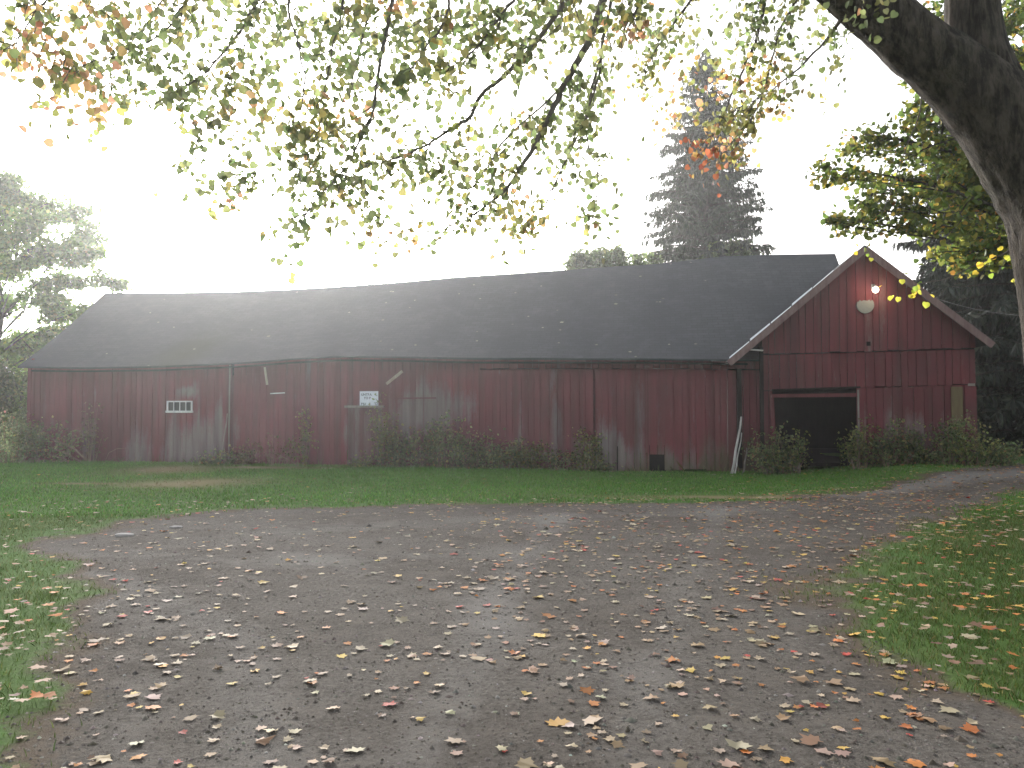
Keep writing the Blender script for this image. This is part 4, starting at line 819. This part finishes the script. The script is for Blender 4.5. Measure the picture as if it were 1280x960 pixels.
SH = [ # px, top px, width m, n leaves, palette, s, label
 (15, 520, 2.6, 1500, DG, -1.2, 'dark dense shrub at the far left end of the barn wall'), (60, 535, 1.8, 900, DG, -1.0, 'shrub with dry stalks just right of the far left shrub'), (112, 505, 1.0, 160, BRW, -.5, 'thin brown weed standing against the left wall boards'),
 (276, 562, 1.2, 380, DG, -.7, 'low green weeds at the foot of the corner board'), (308, 558, .9, 220, BRW, -.6, 'sparse brown weeds right of the corner board'), (345, 548, 1.0, 160, BRW, -.5, 'straggly brown weeds under the eave batten'),
 (380, 512, .7, 260, YG, -.5, 'tall thin pale weed standing alone on the red wall'), (455, 575, .9, 220, YG, -.7, 'short weeds at the foot of the plank door'), (482, 503, .9, 620, YG, -.5, 'tall vine-like bush climbing beside the white sign'), (497, 545, 1.1, 500, DG, -.7, 'bushy green weeds right of the climbing bush'),
 (528, 530, 1.3, 700, DG, -.7, 'leafy shrub at the left of the long thicket'), (562, 532, 1.5, 850, DG, -.9, 'dense dark shrub in the middle of the long thicket'), (598, 538, 1.5, 850, DG, -.9, 'rounded dark shrub in the right half of the long thicket'), (632, 556, 1.3, 550, DG, -.8, 'lower shrub where the long thicket dips'),
 (668, 550, 1.1, 420, YG, -.7, 'pale leaved shrub beyond the dip of the thicket'), (702, 562, 1.2, 380, DG, -.7, 'low weeds left of the upright sapling bush'), (733, 537, .8, 420, YG, -.6, 'upright sapling bush beside the wall seam'), (755, 580, .7, 120, DG, -.6, 'small weed tuft left of the black hatch'),
 (968, 532, 1.5, 900, DG, -1.2, 'large leafy bush in front of the dark doorway corner'), (985, 545, 1.0, 420, YG, -1.2, 'lighter bush leaning into the open doorway'), (1078, 530, 1.0, 620, YG, -1.2, 'yellow green bush at the right side of the doorway'), (1112, 540, 1.2, 650, DG, -1.2, 'dark bush in front of the sliding door'), (1128, 530, 1.0, 520, DG, -1.1, 'tall dark bush right of centre on the sliding door'),
 (1158, 555, 1.0, 300, DG, -1.1, 'low dark bush between the sliding door and the stained board'), (1188, 520, 1.1, 600, DG, -1.2, 'tall leafy bush below the yellowish stained board'), (1217, 532, 1.2, 600, YG, -1.2, 'bush at the right corner of the gabled barn'), (1246, 552, 1.2, 420, DG, -1.1, 'low bush beyond the right corner of the gabled barn')]
for px, py, wd, n_, pal, s_, lab in SH:
    t_, z_ = hit(px, py, s_); shrub(lab, t_, s_, wd*1.1, max(.35, (z_-gz(t_, s_))*RNG.uniform(1.0, 1.35)), int(n_*1.35*RNG.uniform(.7, 1.25)), pal, stems=max(8, n_//38), leaf=.085, group='shrubs and weeds along the barn')
# dry arching stalks
def stalk(pts, label, s=-.9, r=.018):
    P = []
    for px, py in pts: t_, z_ = hit(px, py, s); P.append(Wp(t_, s, max(z_, gz(t_, s)-.02)))
    mb = MB(); mb.tube(P, list(np.linspace(r, r*.5, len(P))), 6); tag(mb.build('dry_stalk', M['stick'], smooth_=True), label, 'stalk', 'dry stalks and fallen stems by the barn')
stalk([(108, 575), (95, 563), (80, 555), (62, 548)], 'upper long dry stalk arching left of the barn wall weeds', -1.4, .03); stalk([(100, 577), (85, 568), (68, 561)], 'lower dry stalk under the long arching one', -1.5, .028); stalk([(83, 588), (86, 578), (76, 572), (60, 568)], 'forked crooked dry stalk nearest the left lawn', -1.7, .022)
stalk([(132, 575), (136, 566), (146, 561), (158, 560)], 'thin hooked stalk against the left wall boards', -.6, .012); stalk([(375, 587), (360, 574), (345, 567), (336, 564)], 'arching dry stalk under the red middle wall', -.8, .016)

# ------------------------------------------------------------------ grass (stuff)
def blades(name, xs, ys, hmin, hmax, wd, label, pal):
    n_ = len(xs); z = H(xs, ys); a = RNG.random(n_)*2*math.pi; h = RNG.uniform(hmin, hmax, n_)*(.6+.8*fbm(xs*1.5, ys*1.5, 14)); lean = RNG.normal(0, .45, (n_, 2))*h[:, None]
    b0 = np.stack([xs, ys, z-.005], -1); sd_ = np.stack([np.cos(a), np.sin(a), 0*a], -1)*(wd*RNG.uniform(.6, 1.3, n_))[:, None]
    top = b0+np.stack([lean[:, 0], lean[:, 1], h], -1); mid = (b0+top)/2+np.stack([-lean[:, 0]*.15, -lean[:, 1]*.15, h*.08], -1)
    V = np.stack([b0-sd_, b0+sd_, mid+sd_*.7, top, mid-sd_*.7], 1).reshape(-1, 3)
    L = (np.array([0, 1, 2, 3, 4])[None]+(np.arange(n_)*5)[:, None]).ravel(); dv = dryness(xs, ys)[:, None]; c = pick(pal, n_, .2); tn = fbm(xs*.6, ys*.6, 15)[:, None]
    c = c*(.75+.5*tn); c = c*(1-dv)+dv*np.array((.22, .17, .09))*RNG.uniform(.7, 1.2, (n_, 1)); o = np_mesh(name, V, L, 5, M['blade'], np.repeat(c, 5, 0)); return tag(o, label, 'grass', kind='stuff')
GP = [(.07, .115, .024, 4), (.06, .10, .022, 3), (.11, .14, .035, 2), (.2, .17, .07, 1.2)]
def scatter(n_, xa, xb, ya, yb, power=1.0):
    return RNG.uniform(xa, xb, n_), ya+(yb-ya)*RNG.random(n_)**power
def keep(xs, ys, lim=.15):
    yd = yard(xs, ys); px, py = proj(np.stack([xs, ys, 0*xs], -1)); pr = (np.clip((lim+.25-yd)/1.0, 0, 1)**1.6)*(.35+.65*smooth(.3, .5, fbm(xs*1.8, ys*1.8, 23)+.35*smooth(0, -.8, yd)))*(1-.95*np.clip(1.3*dryness(xs, ys), 0, 1)); edge = np.clip(1-.8*gauss(ys, 19.5, 3.2)*(1-smooth(.2, 2.6, -yd)), 0, 1)
    front = ((np.stack([xs, ys], -1)-A0[:2])@WN) < -.05; ok = (RNG.random(len(xs)) < pr*edge) & (px > -650) & (px < 1900) & front; return xs[ok], ys[ok]
xs, ys = keep(*scatter(210000, 2.0, 11, 3.0, 14, 1.2)); blades('grass', xs, ys, .02, .055, .003, 'short grass of the near right lawn strewn with leaves', GP)
xs, ys = keep(*scatter(150000, -11.5, -1.5, 2.4, 13, 1.2)); blades('grass', xs, ys, .018, .05, .003, 'short grass along the left edge of the yard', [(.085, .14, .03, 4), (.07, .115, .026, 3), (.13, .16, .045, 2), (.19, .18, .07, .8)])
xs, ys = keep(*scatter(230000, -22, 17, 12.5, 30, 1.0), .3); blades('grass', xs, ys, .03, .07, .009, 'mown grass strip before the barn wall', [(.095, .24, .036, 4), (.08, .195, .032, 3), (.135, .24, .05, 2), (.2, .19, .08, .4)])
xs, ys = scatter(9000, -15, 10, 20, 29.5); s_ = (np.stack([xs, ys], -1)-A0[:2])@WN; i = (s_ > -.55) & (s_ < -.1); blades('grass', xs[i], ys[i], .1, .32, .008, 'taller unmown grass fringe at the foot of the barn wall', GP)
# gravel stones (stuff)
n_ = 80000; xs, ys = scatter(n_, -8, 9, 3.0, 16, 1.5); ok = yard(xs, ys) > -.1; xs, ys = xs[ok], ys[ok]; n_ = len(xs); r_ = RNG.lognormal(-5.1, .5, n_)
O8 = np.array([(1, 0, 0), (0, 1, 0), (-1, 0, 0), (0, -1, 0), (0, 0, .7), (0, 0, -.4)]); F8 = np.array([(0, 1, 4), (1, 2, 4), (2, 3, 4), (3, 0, 4)]).ravel()
a = RNG.random(n_)*6.28; ca, sa = np.cos(a), np.sin(a); V = O8[None]*r_[:, None, None]*RNG.uniform(.6, 1.3, (n_, 6, 1)); X = V[..., 0]*ca[:, None]-V[..., 1]*sa[:, None]; Yv = V[..., 0]*sa[:, None]+V[..., 1]*ca[:, None]
V = np.stack([X+xs[:, None], Yv+ys[:, None], V[..., 2]+H(xs, ys)[:, None]], -1).reshape(-1, 3)
tag(np_mesh('gravel_stones', V, (F8[None]+(np.arange(n_)*6)[:, None]).ravel(), 3, M['pebble'], np.repeat(pick([(.085, .074, .064, 4), (.055, .046, .039, 3), (.14, .128, .115, 3), (.26, .25, .23, .4)], n_), 6, 0)), 'loose small stones of the gravel yard', 'gravel', kind='stuff')

# ------------------------------------------------------------------ fallen leaves
FP = {'pale': (.35, .265, .185), 'tan': (.25, .165, .09), 'yellow': (.46, .30, .06), 'orange': (.42, .15, .035), 'red': (.36, .045, .03), 'brown': (.14, .075, .045)}
nl = 28000; xs, ys = scatter(nl, -14, 16, 3.2, 23, .9); yd = yard(xs, ys); px, py = proj(np.stack([xs, ys, 0*xs], -1))
wgt = .30+.45*smooth(400, 800, px)+.55*np.exp(-((px-1080)/260)**2)*(py < 900)+.5*(1-smooth(100, 330, px))*smooth(690, 800, py)
wgt *= (1+1.6*(1-smooth(5, 8.5, ys)))*np.where((yd < -.6) & (ys > 15), .12, 1)*(.1+1.6*fbm(xs*.8, ys*.8, 17)**1.3)*(1-.5*smooth(12, 20, ys)*(1-smooth(700, 1000, px)))
ok = (RNG.random(nl) < wgt) & (px > -30) & (px < 1310) & (py < 985); xs, ys, px = xs[ok], ys[ok], px[ok]; n_ = len(xs); z = H(xs, ys)
onlawn = yard(xs, ys) < 0; z = z+np.where(onlawn, .035, .006)
names = list(FP); pr = np.where((px > 900)[:, None], np.array([[.30, .24, .16, .18, .05, .07]]), np.array([[.42, .24, .09, .11, .05, .09]]))
kind = np.array([RNG.choice(6, p=q) for q in pr]); base_c = np.array([FP[k] for k in names])[kind]; tint = np.clip(base_c*(1+RNG.normal(0, .18, (n_, 1)))*(1+RNG.normal(0, .07, (n_, 3))), .01, .9)
size = np.clip(RNG.lognormal(-2.9, .36, n_), .025, .11)
def leaf_mesh_verts(sz, curl, fold):
    T, loops, nper = TPL['maple']; V = T.copy(); V[:, 1] -= .4; V[:, 2] = np.abs(V[:, 0])*fold+curl*(V[:, 1]**2)+RNG.normal(0, .03, len(V)); V[:, 2] -= V[:, 2].min(); return V*sz, loops, nper
def rotz_tilt(n_):
    a = RNG.random(n_)*6.28; return a, RNG.normal(0, .09, n_)
order = np.argsort(ys/size); near = order[:250]; rest = order[250:]
LAB = {'pale': 'pale pinkish white fallen leaf', 'tan': 'tan curled fallen leaf', 'yellow': 'yellow fallen maple leaf', 'orange': 'orange fallen maple leaf', 'red': 'deep red fallen maple leaf', 'brown': 'dark brown shrivelled fallen leaf'}
rz, tl = rotz_tilt(n_)
for i in near:
    V, loops, nper = leaf_mesh_verts(size[i], RNG.normal(.06, .12), RNG.normal(.06, .12)); o = np_mesh('fallen_leaf', V, loops, nper, M['fallen'], np.repeat(tint[i:i+1], len(V), 0))
    o.location = (xs[i], ys[i], z[i]); o.rotation_euler = (tl[i], RNG.normal(0, .08), rz[i]); k = names[kind[i]]
    tag(o, LAB[k]+(' lying on the near lawn grass' if onlawn[i] else ' lying on the near gravel'), 'leaf', 'fallen leaves on the near ground')
VV = []; LL = []; TT = []; b0 = 0
for i in rest:
    V, loops, nper = leaf_mesh_verts(size[i], RNG.normal(.06, .12), RNG.normal(.06, .12)); R3 = np.array(Matrix.Rotation(rz[i], 3, 'Z') @ Matrix.Rotation(tl[i], 3, 'X')); V = V@R3.T+np.array((xs[i], ys[i], z[i]))
    VV.append(V); LL.append(loops+b0); TT.append(np.repeat(tint[i:i+1], len(V), 0)); b0 += len(V)
tag(np_mesh('fallen_leaves', np.concatenate(VV), np.concatenate(LL), nper, M['fallen'], np.concatenate(TT)), 'scattered small autumn leaves farther back on the yard and lawn', 'leaves', kind='stuff')
print('fallen leaves', n_)
# leaves stuck on the barn roof
for i in range(50):
    t_ = RNG.uniform(TL+1.5, WL-.5); f = RNG.random()
    if RNG.random() > .35+.65*t_/WL: t_ = RNG.uniform(WL*.45, WL-.5)
    V, loops, nper = leaf_mesh_verts(RNG.choice([.07, .09, .13], p=[.55, .3, .15]), .1, .1); c = np.array((.24, .24, .19))*RNG.uniform(.5, 1.1); o = np_mesh('fallen_leaf', V, loops, nper, M['fallen'], np.tile(c, (len(V), 1)))
    p = roof_pt(t_, f, .02); o.location = p; o.rotation_euler = Vector(tuple(N3*-.57+U3*.82)).to_track_quat('Z', 'Y').to_euler(); tag(o, 'pale fallen leaf stuck to the dark shingle roof of the long barn', 'leaf', 'leaves on the barn roof')

# ------------------------------------------------------------------ haze volume added to stand in for lens glare
m = bpy.data.materials.new('haze'); m.use_nodes = True; n = m.node_tree.nodes; n.remove(n['Principled BSDF'])
pv = n.new('ShaderNodeVolumePrincipled'); pv.inputs['Color'].default_value = (.95, .96, .98, 1); pv.inputs['Density'].default_value = .0011; pv.inputs['Anisotropy'].default_value = .78
m.node_tree.links.new(pv.outputs[0], n['Material Output'].inputs['Volume'])
mb = MB(); mb.box((0, 300, 24), (900, 0, 0), (0, 480, 0), (0, 0, 26)); hz_ = mb.build('haze', m); tag(hz_, 'thin pale haze in the air, added to stand in for lens glare', 'haze', kind='stuff')
